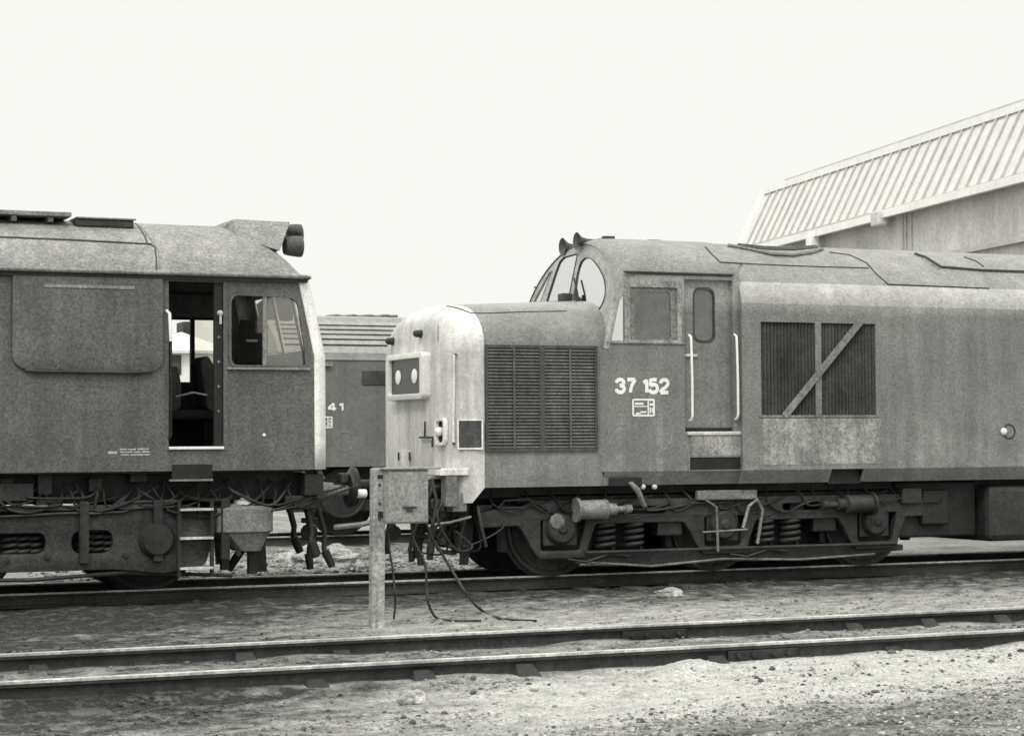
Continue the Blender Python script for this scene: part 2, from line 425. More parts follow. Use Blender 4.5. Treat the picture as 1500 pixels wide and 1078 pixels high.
# ---- cab
CA, CB, CC, CZ0 = 10.867, 0.01, .233, 3.359
def cabx(Y, Z): return CA + CB*abs(Y) + CC*(Z-CZ0)
def cabroof(Y): return 3.56 + .58*max(0.0, 1-(abs(Y)/W)**2.3)**.55
def archfront(Y): return 3.25 + .825*max(0.0, 1-(abs(Y)/W)**2)**.62
def on_front(px, py):
    d = ray(px, py); n = Vector((1, CB, -CC)); k = CA - CC*CZ0
    t = (k - n.dot(CAM))/n.dot(d); p = CAM + d*t; return (p.y, p.z)
ys = [-W + 2*W*k/40 for k in range(41)]
outer = [(-W, 2.7)] + [(y, archfront(y)-.004) for y in [W*math.sin(math.pi/2*(-1+2*k/60)) for k in range(61)]] + [(W, 2.7)]
pane = [on_front(*q) for q in ((840, 441), (846, 400), (851, 383), (858, 376.5), (868, 379), (878, 391), (885, 405), (888, 420), (887, 436), (881, 450), (872, 460), (867, 462), (858, 457), (848, 447))]
pane = roundp(pane, .06, 3)
pane2 = roundp([on_front(*q) for q in ((799, 443), (812, 402), (819, 383), (826, 376), (847, 371), (840, 405), (833, 441))], .05, 3)
fm = lambda d: (lambda u, v, w: (cabx(u, v)+w+d, u, v))
pane3 = [on_front(*q) for q in ((780, 442), (804, 398), (808, 396), (797, 425), (790, 443))]
cf = MB().plate(outer, [pane, pane2, pane3], mapf=fm(0), th=.05).build('cab_front', M['cabfront'], L37)
for pn in (pane, pane2, pane3):
    fr = MB().plate(pn, [inset(pn, .012)], mapf=fm(-.012), th=.03).build('windscreen', M['cabfront' if pn is pane3 else 'grille'], L37)
    MB().plate(inset(pn, .010), mapf=fm(.004), th=.006).build('pane', M['screen'], fr)
# rounded corner pillars
for s in (-1, 1):
    MB().tube([(cabx(W, z)+.03, s*(W-.03), z) for z in (2.70, 2.9, 3.1, 3.2, 3.27)], .045, 12).build('corner_pillar', M['cabfront'], L37, smooth=60)
# pale boxes added as light shapes in the side window, and an inner box
for (px0, py0, px1, py1, Yv) in ((944, 446, 957, 491, .2), (966, 441, 979, 473, .35)):
    x0, z0, x1, z1 = bounds(pxrect(px0, py0, px1, py1, Yv)); MB().box((x0, Yv, z0), (x1, Yv+.05, z1)).build('pale_pane_shape', M['light'], L37, bevel=.01)
p = at(957, 494, .1); MB().box((p.x-.22, -.1, 1.76), (p.x+.18, .25, p.z+.05)).build('inner_box', M['seat'], L37, bevel=.05)
# wiper
wp = [on_front(*q) for q in ((846, 408), (851, 428), (853, 446))]
MB().tube([(cabx(u, v)-.05, u, v) for u, v in wp], .012, 6).tube([(cabx(*wp[1])-.05, wp[1][0]+.03, wp[1][1]-.02), (cabx(*wp[2])-.05, wp[2][0]+.03, wp[2][1])], .02, 6).build('wiper', M['dark'], L37)
b_ = MB()
p = at(833, 436, -.02); b_.box((p.x-.12, -.10, p.z-.05), (p.x+.02, .06, p.z+.05))
p = at(845, 448, -.45); b_.box((p.x-.1, -.6, p.z-.03), (p.x+.05, -.25, p.z+.03))
b_.build('wiper_motor', M['grille'], L37, bevel=.015)
# roof of the cab
nv = 9; yy = [-W + 2*W*k/44 for k in range(45)]
yy = [W*math.sin(math.pi/2*(-1+2*k/44)) for k in range(45)]
rg = []
for off, mixv in ((-.015, 0), (.012, .22), (.04, .42), (.08, .62), (.13, .80), (.20, .93), (.30, 1.0)):
    rg.append([(cabx(y, archfront(y))+off*(1+.6*(1-mixv)*0), y, archfront(y)*(1-mixv)+cabroof(y)*mixv) for y in yy])
for t in (.35, .7, 1.0):
    rg.append([((cabx(y, archfront(y))+.30)*(1-t) + (XM+.02)*t, y, cabroof(y)) for y in yy])
cr = MB().loft(rg, closed=False, cap=False).build('cab_roof', M['roof37'], L37, smooth=70)
T_cr = bvh(cr)
# cab side, both sides
zt = 3.60
wx0, wz0, wx1, wz1 = bounds(pxrect(917, 415, 996, 500, -W))
dx0, dz0, dx1, dz1 = bounds(pxrect(1003, 408, 1074, 632, -W))
q0 = xz(915, 500, -W); q1 = xz(896, 500, -W)
XQ = cabx(W, 3.25)
side_outline = [(XN+1.5, ZF), (XM+.02, ZF), (XM+.02, zt), (XQ+.30, zt), (XQ+.30, 3.57), (XQ+.20, 3.545), (XQ+.13, 3.505), (XQ+.08, 3.45), (XQ+.045, 3.39), (XQ+.02, 3.325), (XQ+.01, 3.26), (cabx(W, 2.72)+.02, 2.72), (cabx(W, 2.72)-.0, 2.7), (XN+1.5, 2.7)]
quarter = [(cabx(W, wz0)+.055, wz0), (wx0-.03, wz0), (wx0-.03, wz0+.56), (cabx(W, wz0+.40)+.055, wz0+.42)]
for s in (-1, 1):
    Y0 = -W if s < 0 else W
    mp = (lambda u, v, w: (u, -W+w, v)) if s < 0 else (lambda u, v, w: (u, W-w, v))
    holes = [quarter, rect(wx0, wz0, wx1, wz1), rect(dx0, dz0, dx1, dz1)]
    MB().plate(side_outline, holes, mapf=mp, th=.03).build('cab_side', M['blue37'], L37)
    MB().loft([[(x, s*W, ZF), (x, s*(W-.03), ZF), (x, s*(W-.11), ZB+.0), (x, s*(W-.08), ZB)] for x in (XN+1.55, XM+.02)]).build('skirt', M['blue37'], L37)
    # side window with inner sash
    fr = MB().plate(rect(wx0-.02, wz0-.02, wx1+.02, wz1+.03), [rect(wx0+.05, wz0+.015, wx1-.04, wz1-.05)], mapf=lambda u, v, w: mp(u, v, w-.012), th=.03).build('cab_window', M['patch'], L37)
    if s < 0: MB().plate(rect(wx0+.05, wz0+.015, wx1-.04, wz1-.05), [roundp(rect(wx0+.12, wz0+.03, wx1-.12, wz1-.10), .05)], mapf=lambda u, v, w: mp(u, v, w+.012), th=.02).build('sash', M['dust'], fr)
    MB().plate(rect(wx0+.05, wz0+.015, wx1-.04, wz1-.05), mapf=lambda u, v, w: mp(u, v, w+.024), th=.006).build('pane', M['dirtyglass' if s < 0 else 'glass'], fr)
    MB().plate(quarter, mapf=lambda u, v, w: mp(u, v, w+.012), th=.006).build('quarter_glass', M['screen'], L37)
    MB().box((wx0-.27, s*(W+.018), wz0-.035), (wx1+.06, s*(W-.01), wz0-.012)).build('window_sill', M['dust'], L37, bevel=.006)
    # recessed door with its own small window
    px0, pz0, px1, pz1 = bounds(pxrect(1017, 422, 1047, 501, -W+.06))
    dr = MB().plate(rect(dx0-.01, dz0, dx1+.01, dz1), [roundp(rect(px0, pz0, px1, pz1), .11)], mapf=lambda u, v, w: mp(u, v, w+.075), th=.03).build('cab_door', M['blue37'], L37)
    po = roundp(rect(px0-.01, pz0-.01, px1+.01, pz1+.01), .115)
    MB().plate(po, [inset(po, .03)], mapf=lambda u, v, w: mp(u, v, w+.068), th=.02).build('door_window_frame', M['grille'], dr)
    MB().plate(po, mapf=lambda u, v, w: mp(u, v, w+.09), th=.006).build('door_pane', M['dirtyglass'], dr)
    MB().box((dx0+.02, s*(W-.045), 2.62), (dx0+.20, s*(W-.075), 2.655)).build('door_handle', M['light'], dr, bevel=.008)
    # reveal of the door opening
    MB().box((dx0-.012, s*(W-.03), dz0), (dx0+.004, s*(W-.076), dz1)).box((dx1-.004, s*(W-.03), dz0), (dx1+.012, s*(W-.076), dz1)).build('door_reveal', M['blue37'], L37)
    for (a, lean, z0_, z1_) in ((dx0+.06, 0, xz(1012, 616, -W-.05)[1], xz(1012, 492, -W-.05)[1]), (dx1+.02, 0, xz(1076, 614, -W-.05)[1], xz(1076, 491, -W-.05)[1])):
        MB().tube([(a, s*W, z1_+.01), (a, s*(W+.045), z1_-.01), (a, s*(W+.055), z1_-.06), (a+.01, s*(W+.055), (z0_+z1_)/2), (a+.01, s*(W+.055), z0_+.06), (a, s*(W+.045), z0_+.01), (a, s*W, z0_)], .016, 8).build('handrail', M['white'], L37, smooth=60)
    # step box with recess
    sx0, sz0, sx1, sz1 = bounds(pxrect(1012, 634, 1085, 667, -W))
    MB().box((dx0+.02, s*(W+.03), dz0-.045), (dx1+.10, s*(W-.05), dz0)).build('door_sill', M['light'], L37, bevel=.01)
    MB().plate(rect(sx0, sz0, sx1, dz0-.045), mapf=lambda u, v, w: mp(u, v, w-.012), th=.012).build('kick_plate', M['patch'], L37)
    kx0, kz0, kx1, kz1 = bounds(pxrect(1010, 668, 1087, 688, -W))
    fo = MB().plate(rect(kx0-.02, ZF-.005, kx1+.02, kz1+.01), [rect(kx0, ZF+.01, kx1, kz1-.012)], mapf=lambda u, v, w: mp(u, v, w-.012), th=.02).build('foot_recess', M['blue37'], L37)
    MB().plate(rect(kx0, ZF, kx1, kz1), mapf=lambda u, v, w: mp(u, v, w-.003), th=.006).build('recess_back', M['black'], fo)
    # gutter above window and door
    MB().box((wx0-.03, s*(W+.028), 3.615), (dx1+.0, s*(W-.01), 3.64)).build('rain_gutter', M['seam'], L37, bevel=.006)
# cab interior: floor, bulkheads, desk, seats
MB().box((10.95, -W+.04, 1.72), (XM-.02, W-.04, 1.76)).build('cab_floor', M['black'], L37)
MB().box((XM-.06, -W+.04, ZF), (XM-.02, W-.04, 3.6)).build('bulkhead', M['dust'], L37)
MB().box((10.75, -W+.08, 1.76), (11.15, W-.08, 2.62)).build('control_desk', M['seat'], L37, bevel=.04)
for y in (-.62, .62):
    st = MB().box((11.55, y-.25, 2.05), (12.0, y+.25, 2.17)).build('seat', M['seat'], L37, bevel=.04)
    MB().loft([[(11.98, y-.24, 2.15), (12.06, y-.24, 2.15), (12.06, y+.24, 2.15), (11.98, y+.24, 2.15)], [(12.05, y-.22, 2.9), (12.11, y-.22, 2.9), (12.11, y+.22, 2.9), (12.05, y+.22, 2.9)], [(12.07, y-.13, 3.02), (12.12, y-.13, 3.02), (12.12, y+.13, 3.02), (12.07, y+.13, 3.02)]]).build('seat_back', M['dust'], st, bevel=.02)
    MB().cyl((11.78, y, 1.76), (11.78, y, 2.05), .06).build('pedestal', M['dark'], st)

# horns and pipe on the cab roof
for (px, py, Y) in ((821, 361, .45), (842, 353, -.05)):
    p = at(px, py, Y)
    MB().lathe(p+Vector((.26, 0, 0)), (-1, 0, 0), [(0, .03), (.1, .035), (.16, .05), (.21, .085), (.235, .11), (.225, .085), (.17, .03)], 20).build('horn', M['grille'], L37, smooth=50)
p0 = at(845, 357, -.05); p1 = at(880, 351, -.05)
MB().tube([p0, p1], .016, 6).obox(at(891, 350.5, -.05), (.07, 0, 0), (0, .05, 0), (0, 0, .035)).build('horn_pipe', M['grille'], L37)
p = at(952, 355, -.1); MB().box((p.x-.1, -.25, 4.12), (p.x+.1, .1, p.z+.02)).build('roof_vent', M['dust'], L37, bevel=.01)

# ---- main body
WM = 1.37
def mainroof(Y):
    return 3.555 + .585*max(0, 1-(abs(Y)/1.25)**2)
gX0, gZ0, gX1, gZ1 = bounds(pxrect(1115, 473, 1283, 608, -WM))
for s in (-1, 1):
    mp = (lambda u, v, w: (u, -WM+w, v)) if s < 0 else (lambda u, v, w: (u, WM-w, v))
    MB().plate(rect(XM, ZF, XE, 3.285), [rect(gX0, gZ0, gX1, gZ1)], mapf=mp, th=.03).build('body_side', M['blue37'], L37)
    sk = MB()
    xa, xb = xz(1219, 700, -WM)[0], xz(1266, 700, -WM)[0]
    for (x0, x1) in ((XM, xa), (xb, XE)):
        sk.loft([[(x, s*WM, ZF), (x, s*(WM-.03), ZF), (x, s*(WM-.12), ZB), (x, s*(WM-.09), ZB)] for x in (x0, x1)])
    sk.build('skirt', M['blue37'], L37)
    MB().box((xa, s*(WM-.10), ZB-.02), (xb, s*(WM-.16), ZF)).build('skirt_gap', M['dark'], L37)
    b_ = MB(); n = 34
    for k in range(n):
        x = gX0+(k+.5)*(gX1-gX0)/n; h = (gX1-gX0)/n
        b_.obox((x, s*(WM-.045), (gZ0+gZ1)/2), (h*.32, s*.02, 0), (.004, -s*.006, 0), (0, 0, (gZ1-gZ0)/2))
    gb = b_.build('side_grille', M['grille'], L37)
    MB().box((gX0-.02, s*(WM-.085), gZ0-.02), (gX1+.02, s*(WM-.10), gZ1+.02)).build('grille_back', M['black'], gb)
    xm = (xz(1199, 480, -WM)[0]+xz(1199, 600, -WM)[0])/2
    MB().box((xm-.045, s*(WM+.006), gZ0), (xm+.045, s*(WM-.02), gZ1)).build('grille_post', M['blue37'], gb, bevel=.006)
    a = Vector(xz(1148, 610, -WM)); c = Vector(xz(1262, 468, -WM)); d = (c-a).normalized()*.0; nrm = Vector((-(c-a).y, (c-a).x)).normalized()*.044
    MB().plate([tuple(a-nrm), tuple(c-nrm), tuple(c+nrm), tuple(a+nrm)], mapf=lambda u, v, w: mp(u, v, w-.022), th=.016).build('brace_strap', M['dust'], gb)
    # lip below the grille and the faded panel under it
    MB().box((gX0-.03, s*(WM+.012), gZ0-.03), (gX1+.03, s*(WM-.01), gZ0)).build('grille_lip', M['dust'], gb, bevel=.005)
    x0, z0, x1, z1 = bounds(pxrect(1118, 613, 1291, 680, -WM))
    MB().plate(roundp(rect(x0, z0, x1, gZ0-.04), .03), mapf=lambda u, v, w: mp(u, v, w-.004), th=.004).build('access_panel', M['patch'], L37)
    sh = MB()
    prof = [(WM, 3.285), (WM-.004, 3.34), (WM-.02, 3.40), (WM-.048, 3.46), (WM-.085, 3.515), (WM-.12, 3.555)]
    rgs = [[(x, s*y, z) for y, z in prof] for x in (XM, XM+2, XE)]
    M['band'] = M.get('band') or paint('cantrail_highlight_paint', .36, .16, .12, .24, .34)  # lighter colour carries the highlight along the curved cantrail
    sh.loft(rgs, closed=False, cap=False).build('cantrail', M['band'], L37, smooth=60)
yy = [1.25*math.sin(math.pi/2*(-1+2*k/36)) for k in range(37)]
mr = MB().loft([[(x, y, mainroof(y)) for y in yy] for x in (XM, XM+2, XM+5, XE)], closed=False, cap=False).build('roof', M['roof37'], L37, smooth=60)
T_mr = bvh(mr)
# end ring where the body steps out past the cab, and the tail
ring = [(-WM+.09, ZB), (-WM, ZF), (-WM, 3.285), (-WM+.02, 3.40), (-WM+.048, 3.46), (-WM+.12, 3.555)] + [(y, mainroof(y)) for y in yy[1:-1]] + [(WM-.12, 3.555), (WM-.048, 3.46), (WM-.02, 3.40), (WM, 3.285), (WM, ZF), (WM-.09, ZB)]
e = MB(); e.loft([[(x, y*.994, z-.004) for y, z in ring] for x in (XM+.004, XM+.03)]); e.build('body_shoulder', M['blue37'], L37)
e = MB(); e.loft([[(x, y, z) for y, z in ring] for x in (XE, XE+.04)]); e.build('tail_panel', M['blue37'], L37)
# fairing beside the door
MB().loft([[(dx1+.10, -W-.002, z), (XM+.001, -WM-.001, z), (XM+.001, -WM+.03, z), (dx1+.10, -W+.02, z)] for z in (ZF, 3.285)]).build('door_fairing', M['blue37'], L37)
MB().loft([[(dx1+.10, W+.002, z), (XM+.001, WM+.001, z), (XM+.001, WM-.03, z), (dx1+.10, W-.02, z)] for z in (ZF, 3.285)]).build('door_fairing', M['blue37'], L37)
# welds, hatches and lips on the roof
TR = (T_cr, T_mr)
seam(TR, [(1033, 362), (1042, 372), (1055, 384.5), (1120, 388), (1200, 391), (1272, 393)], .011, 'roof_hatch_edge', L37)
seam(TR, [(1215, 370), (1245, 374), (1270, 386), (1284, 402), (1300, 416)], .012, 'roof_joint', L37)
seam(TR, [(1300, 417), (1400, 421), (1496, 425)], .010, 'roof_joint', L37, lift=.004)
seam(TR, [(1340, 373), (1356, 378), (1378, 392), (1440, 397), (1499, 399)], .022, 'roof_hatch_edge', L37, lift=.008)
seam(TR, [(1412, 377), (1430, 383), (1441, 391)], .013, 'roof_hatch_edge', L37)
seam(TR, [(1350, 379), (1375, 394)], .02, 'roof_hatch_edge', L37, M['dust'])
# big dished exhaust cover with a bright lip
ex = seam(TR, [(1066, 361), (1100, 367), (1130, 374), (1160, 375.5), (1190, 371), (1204, 366)], .026, 'exhaust_lip', L37, M['dust'], .012)
seam(TR, [(1080, 360.5), (1120, 365), (1160, 366), (1195, 363)], .04, 'exhaust_dish', L37, M['grille'], .0)
# filler with a lamp-like cap, right edge of picture
p = at(1478, 632, -WM)
fb = MB().lathe(p+Vector((0, .01, 0)), (0, -1, 0), [(0, .10), (.014, .10), (.016, .085), (.004, .08), (.004, 0)], 24).build('filler', M['dark'], L37, smooth=40)
MB().lathe(p+Vector((-.09, -.01, .0)), (0, -1, 0), [(0, .05), (.02, .04), (.03, .02), (.03, 0)], 12).build('filler_cap', M['white'], fb, smooth=40)
# number, data panel, ghost of an old emblem
tx0, tz0 = xz(902, 577, -W); tx1, tz1 = xz(980, 554, -W)
numerals('37 152', tx0, tx1, tz0-.004, tz1+.004, -W, L37, M['white'])
def data_panel(x0, z0, x1, z1, y, parent):
    w, h = x1-x0, z1-z0; t = .022
    f = roundp(rect(x0, z0, x1, z1), .025, 3)
    o = MB().plate(f, [rect(x0+t, z0+h*.60, x0+w*.68, z1-t), rect(x0+t, z0+t, x0+w*.68, z0+h*.54), rect(x0+w*.74, z0+t, x1-t, z1-t*1.1)], y-.004, .003).build('data_panel', M['white'], parent)
    b_ = MB(); random.seed(3)
    for (a, c, d, e) in ((.12, .66, .50, .78), (.16, .12, .36, .22), (.36, .20, .62, .30), (.77, .62, .92, .74), (.77, .20, .83, .52), (.87, .2, .93, .5)):
        b_.box((x0+w*a, y-.0045, z0+h*c), (x0+w*d, y-.003, z0+h*e))
    b_.build('panel_lettering', M['white'], o)
x0, z0, x1, z1 = bounds(pxrect(926, 584, 959, 610, -W)); data_panel(x0, z0, x1, z1, -W, L37)
c = at(958, 631, -W)
ci = [(c.x+.255*math.cos(a*math.pi/24), c.z+.27*math.sin(a*math.pi/24)) for a in range(48)]
gh = MB().plate(ci, [inset(ci, .012)], -W-.002, .002)
gh.build('faded_emblem', M['ghost'], L37)

MB().box((10.655, -W-.006, ZB+.02), (10.675, -W+.01, 2.72)).build('body_weld', M['blue37'], L37, bevel=.003)
# ---- underframe
MB().box((8.95, -.95, .95), (XE-.3, .95, ZB+.02)).build('underframe', M['dark'], L37)
MB().box((XN+.1, -W+.12, ZB-.0), (XE-.2, -W+.16, ZF)).box((XN+.1, W-.12, ZB), (XE-.2, W-.16, ZF)).build('solebar', M['dark'], L37)
# notch in the skirt with a bent steam pipe
p = xz(912, 708, -1.22)
MB().box((p[0]-.22, -W-.004, ZB-.01), (p[0]+.22, -W+.02, ZB+.10)).build('skirt_notch', M['black'], L37, bevel=.03)
MB().tube([at(912, 704, -1.26), at(924, 708, -1.28), at(934, 718, -1.28), at(939, 730, -1.24), at(944, 741, -1.2)], [.03, .035, .04, .035, .03], 8).build('bent_pipe', M['dust'], L37, smooth=60)
for px in (941, 958):
    p = at(px, 713, -1.25); MB().lathe(p, (0, -1, 0), [(0, .03), (.03, .03), (.045, .015), (.045, 0)], 12).build('pipe_union', M['light'], L37, smooth=50)
# buffers, buffer beam, hoses
MB().box((8.80, -1.22, .80), (8.98, 1.22, 1.02)).build('buffer_beam', M['cab_box'], L37, bevel=.01)
p0 = at(630, 684, -1.2)
MB().box((8.62, -1.28, 1.22), (8.98, -.72, 1.30)).build('beam_shelf', M['pale'], L37, bevel=.01)
MB().box((8.70, -1.27, .86), (8.84, -1.10, 1.22)).build('beam_bracket', M['dust'], L37, bevel=.01)
for s in (-1, 1):
    bu = MB().lathe((8.84, s*.87, 1.06), (-1, 0, 0), [(0, .17), (.03, .17), (.03, .12), (.30, .11), (.30, .085), (.5, .085)], 24).build('buffer', M['frame'], L37, smooth=40)
    MB().lathe((8.34, s*.87, 1.06), (-1, 0, 0), [(0, .085), (.01, .24), (.04, .25), (.065, .22), (.075, 0)], 28).build('buffer_head', M['grille'], bu, smooth=40)
random.seed(5)
for (y, z0, z1, sw) in ((-1.05, 1.1, .38, .1), (-.9, 1.0, .30, -.1), (-.7, 1.0, .22, .12), (-.55, .95, .3, -.08), (-.4, .95, .25, .1), (.45, .95, .3, .1), (.65, .95, .3, -.1)):
    pts = [(8.80, y, z0), (8.62, y, z0-.02), (8.56, y+sw*.3, z0-.2), (8.58+abs(sw), y+sw, (z0+z1)/2), (8.60, y+sw*.6, z1+.08), (8.62, y+sw*.5, z1)]
    MB().tube(pts, .026, 8).cyl((8.62, y+sw*.5, z1+.07), (8.62, y+sw*.5, z1-.06), .042, .036, 10).build('brake_hose', M['rubber'], L37, smooth=60)
MB().tube([(8.8, 0, .98), (8.55, 0, .98), (8.5, 0, .85), (8.52, 0, .55)], .035, 8).lathe((8.52, -.03, .52), (0, 1, 0), [(0, .09), (.06, .09)], 16).build('coupling_hook', M['dark'], L37, smooth=50)
for (a, b_, c) in (((632, 700), (640, 735), (634, 768)), ((700, 742), (706, 775), (712, 800))):
    MB().tube([at(*a, -1.2), at(*b_, -1.22), at(*c, -1.15)], .02, 8).build('air_pipe', M['grille'], L37, smooth=60)
MB().tube([at(636, 768, -1.15), at(660, 765, -1.2), at(690, 757, -1.2)], .016, 8).build('air_pipe', M['dust'], L37, smooth=60)
random.seed(9)
def smooth_course(P, n=7):
    Q = []
    P = [Vector(p) for p in P]
    for i in range(len(P)-1):
        p0, p1, p2, p3 = P[max(i-1, 0)], P[i], P[i+1], P[min(i+2, len(P)-1)]
        for k in range(n):
            t = k/n; Q.append(.5*((2*p1)+(p2-p0)*t+(2*p0-5*p1+4*p2-p3)*t*t+(3*p1-p0-3*p2+p3)*t**3))
    return Q + [P[-1]]
for k in range(15):
    x, y = random.uniform(8.72, 9.15), random.uniform(-1.22, -.2)
    P = [(x, y, random.uniform(.85, 1.1)), (x+random.uniform(-.2, .1), y-.03, .75), (x+random.uniform(-.25, .25), y-.05, random.uniform(.35, .6)), (x+random.uniform(-.1, .4), y-.02, random.uniform(.3, .7)), (x+random.uniform(.1, .5), y+.05, random.uniform(.5, .95))]
    MB().tube(smooth_course(P), random.choice((.012, .016, .022)), 6).build('brake_hose', M[random.choice(('rubber', 'rubber', 'grime', 'frame'))], L37, smooth=60)
# guard irons in front of the leading wheels
for s in (-1, 1):
    MB().plate([(9.05, .85), (9.25, .85), (9.22, .5), (9.16, .16), (9.06, .16), (9.08, .5)], (), s*.78-.02, .04).build('guard_iron', M['grime'], L37)
# ------------------------------------------------------------------ bogie of the right-hand locomotive
def wheel_mb(c, r=.57, s=-1):
    """disc wheel with tyre, flange and hub, outer face towards s*Y"""
    return MB().lathe(c, (0, s, 0), [(-.07, .10), (-.07, r-.02), (-.068, r+.028), (-.045, r+.026), (-.03, r), (.065, r-.004), (.07, r-.02), (.05, r-.055), (.02, r-.08), (.012, r*.55), (.03, .2), (.075, .17), (.08, .13), (.08, 0)], 56)
AX = at(805, 786, -.75).x; SP = 2.2
YB = -1.10
p37 = [at(835, 785, YB)]
DX = at(835, 785, YB).x - AX
def bogie37(x0):
    """x0: leading axle; outline in the plane of the side frame, relative to the leading axle"""
    def q(px, py, Y=YB):
        p = at(px, py, Y); return (p.x - AX + x0 - DX, p.z)
    up_ = .97; lo = .75
    zb_ = q(835, 816)[1]; zt_ = q(870, 733)[1]; zm = q(900, 765)[1]; zl = q(742, 745)[1]
    def uu(xa): # horn guide window and legs around axle xa
        return xa
    top = [q(716, 752), q(722, 746), (x0-.80, zl), (x0-.52, zl), (x0-.34, zt_), (x0+SP*2+.34, zt_), (x0+SP*2+.5, zl), (x0+SP*2+1.0, zl), (x0+SP*2+1.15, zl-.1), (x0+SP*2+1.1, zm), (x0+SP*2+.62, zm)]
    bot = []
    for k in (2, 1, 0):
        xa = x0+SP*k
        bot += [(xa+.44, zm+.0), (xa+.34, zb_+.16), (xa+.30, zb_), (xa-.30, zb_), (xa-.40, zb_+.14), (xa-.46, zm-.13), (xa-.56, zm)]
    outline = [q(716, 752), (x0-.80, zl), (x0-.52, zl), (x0-.34, zt_), (x0+SP*2+.34, zt_), (x0+SP*2+.5, zl), (x0+SP*2+1.0, zl), (x0+SP*2+1.1, zm)] + bot + [(x0-1.05, zm-.02), q(716, 764)]
    holes = []
    for k in (0, 1, 2):
        xa = x0+SP*k
        holes.append(roundp([(xa-.29, zb_+.07), (xa+.24, zb_+.07), (xa+.33, zm+.06), (xa-.29, zm+.06)], .05))
    for k in (0, 1):
        xa = x0+SP*k+SP/2
        holes.append(roundp(rect(xa-.28, zm+.09, xa+.30, zt_-.07), .05))
    b_ = MB()
    outline = roundp(outline, .035, 3)
    for s in (-1, 1):
        mp = (lambda u, v, w: (u, YB+w, v)) if s < 0 else (lambda u, v, w: (u, -YB-w, v))
        b_.plate(outline, holes, mapf=mp, th=.09, bevel=.012)
        b_.tube([(x0-.80, s*(-YB+.02), zl+.01), (x0-.52, s*(-YB+.02), zl+.01), (x0-.36, s*(-YB+.02), zt_), (x0-.1, s*(-YB+.02), zt_-.16), (x0+.1, s*(-YB+.02), zt_-.18)], .016, 6)
        b_.tube([(x0-.84, s*(-YB+.02), zl+.0), (x0-.74, s*(-YB+.02), zt_+.02), (x0-.45, s*(-YB+.02), zt_+.03), (x0-.36, s*(-YB+.02), zt_)], .014, 6)
        # cross pieces under the frame: tie rods, lower equaliser
        b_.tube([(x0+.3, s*(-YB+.02), zb_+.05), (x0+SP*2+.3, s*(-YB+.02), zb_+.05)], .022, 8)
    for x in (x0-.95, x0+SP*.5, x0+SP*1.5, x0+SP*2+1.0): b_.box((x-.1, YB+.09, zm+.02), (x+.1, -YB-.09, zt_-.03))
    bg = b_.build('bogie', M['frame'], L37, smooth=30)
    e = MB()
    for s in (-1, 1):
        e.loft([[(x, s*1.06, zb_+.03), (x, s*1.0, zb_+.03), (x, s*1.0, zb_-.10+d), (x, s*1.06, zb_-.10+d)] for x, d in ((x0+.1, .04), (x0+.5, .02), (x0+SP*.55, -.04), (x0+SP, .02), (x0+SP*1.5, -.02), (x0+SP*2, .02), (x0+SP*2.2, .06))])
    e.build('brake_beam', M['grime'], bg, bevel=.01)
    for s in (-1, 1):
        MB().tube([(x, s*1.065, zb_-.10+d) for x, d in ((x0+.2, .04), (x0+.6, .01), (x0+SP*.55, -.04), (x0+SP, .02), (x0+SP*1.5, -.02), (x0+SP*2, .02))], .016, 6).build('beam_edge', M['dust'], bg)
        for k in range(3):
            xa = x0+SP*k
            for dd in (-1, 1):
                MB().plate([(xa+dd*.60, .30), (xa+dd*.68, .30), (xa+dd*.70, .62), (xa+dd*.66, .86), (xa+dd*.60, .86), (xa+dd*.63, .6)], (), s*.80-.06, .12).build('brake_block', M['dark'], bg)
            if k < 2: MB().tube([(xa+.05, s*1.16, zb_-.02), (xa+.28, s*1.15, zb_-.06), (xa+.62, s*1.1, zb_+.02), (xa+.9, s*1.1, zb_-.01)], .018, 6).build('brake_rod', M['frame'], bg, smooth=60)
    for k in range(3):
        xa = x0+SP*k+(.62 if k < 2 else -.62)
        MB().box((xa-.52, -.62, .20), (xa+.52, .62, .88)).build('traction_motor', M['dark'], bg, bevel=.1)
    MB().box((x0-.5, -.95, .86), (x0+SP*2+.9, .95, 1.0)).build('bogie_centre', M['dark'], bg, bevel=.03)
    random.seed(int(x0*10))
    for s in (-1, 1):
        for k in range(16):
            xa = x0-.8+k*.36+random.uniform(-.1, .1); zz = zt_+random.uniform(-.06, .02)
            MB().tube(smooth_course([(xa, s*1.02, 1.02), (xa+random.uniform(-.06, .1), s*1.13, zz), (xa+random.uniform(0, .25), s*1.15, zz-random.uniform(.02, .16)), (xa+random.uniform(.3, .7), s*1.14, zz-random.uniform(.0, .06)), (xa+random.uniform(.7, 1.1), s*1.08, zz+.06)]), random.choice((.012, .016, .02)), 6).build('pipe', M[random.choice(('grime', 'frame', 'grime', 'dark', 'grime', 'dark'))], bg, smooth=60)

    for k in range(3):
        xa = x0+SP*k
        for s in (-1, 1):
            wheel_mb((xa, s*.76, .565), .578, s).build('wheel', M['wheel'], bg, smooth=35)
            ab = MB()
            ab.box((xa-.24, s*1.0, .37), (xa+.20, s*1.10, .76))
            ab.lathe((xa-.02, s*1.06, .57), (0, s, 0), [(0, .2), (.07, .19), (.11, .16), (.12, .06), (.14, .05), (.14, 0)], 20)
            ab.build('axlebox', M['grime'] if k else M['frame'], bg, smooth=40, bevel=.015)
            if k == 0: MB().lathe((xa-.09, s*1.17, .66), (0, s, 0), [(0, .1), (.02, .09), (.03, .03), (.03, 0)], 9).build('dust_patch_cover', M['dust'], bg, smooth=40)
        MB().cyl((xa, -.75, .565), (xa, .75, .565), .09).build('axle', M['dark'], bg)
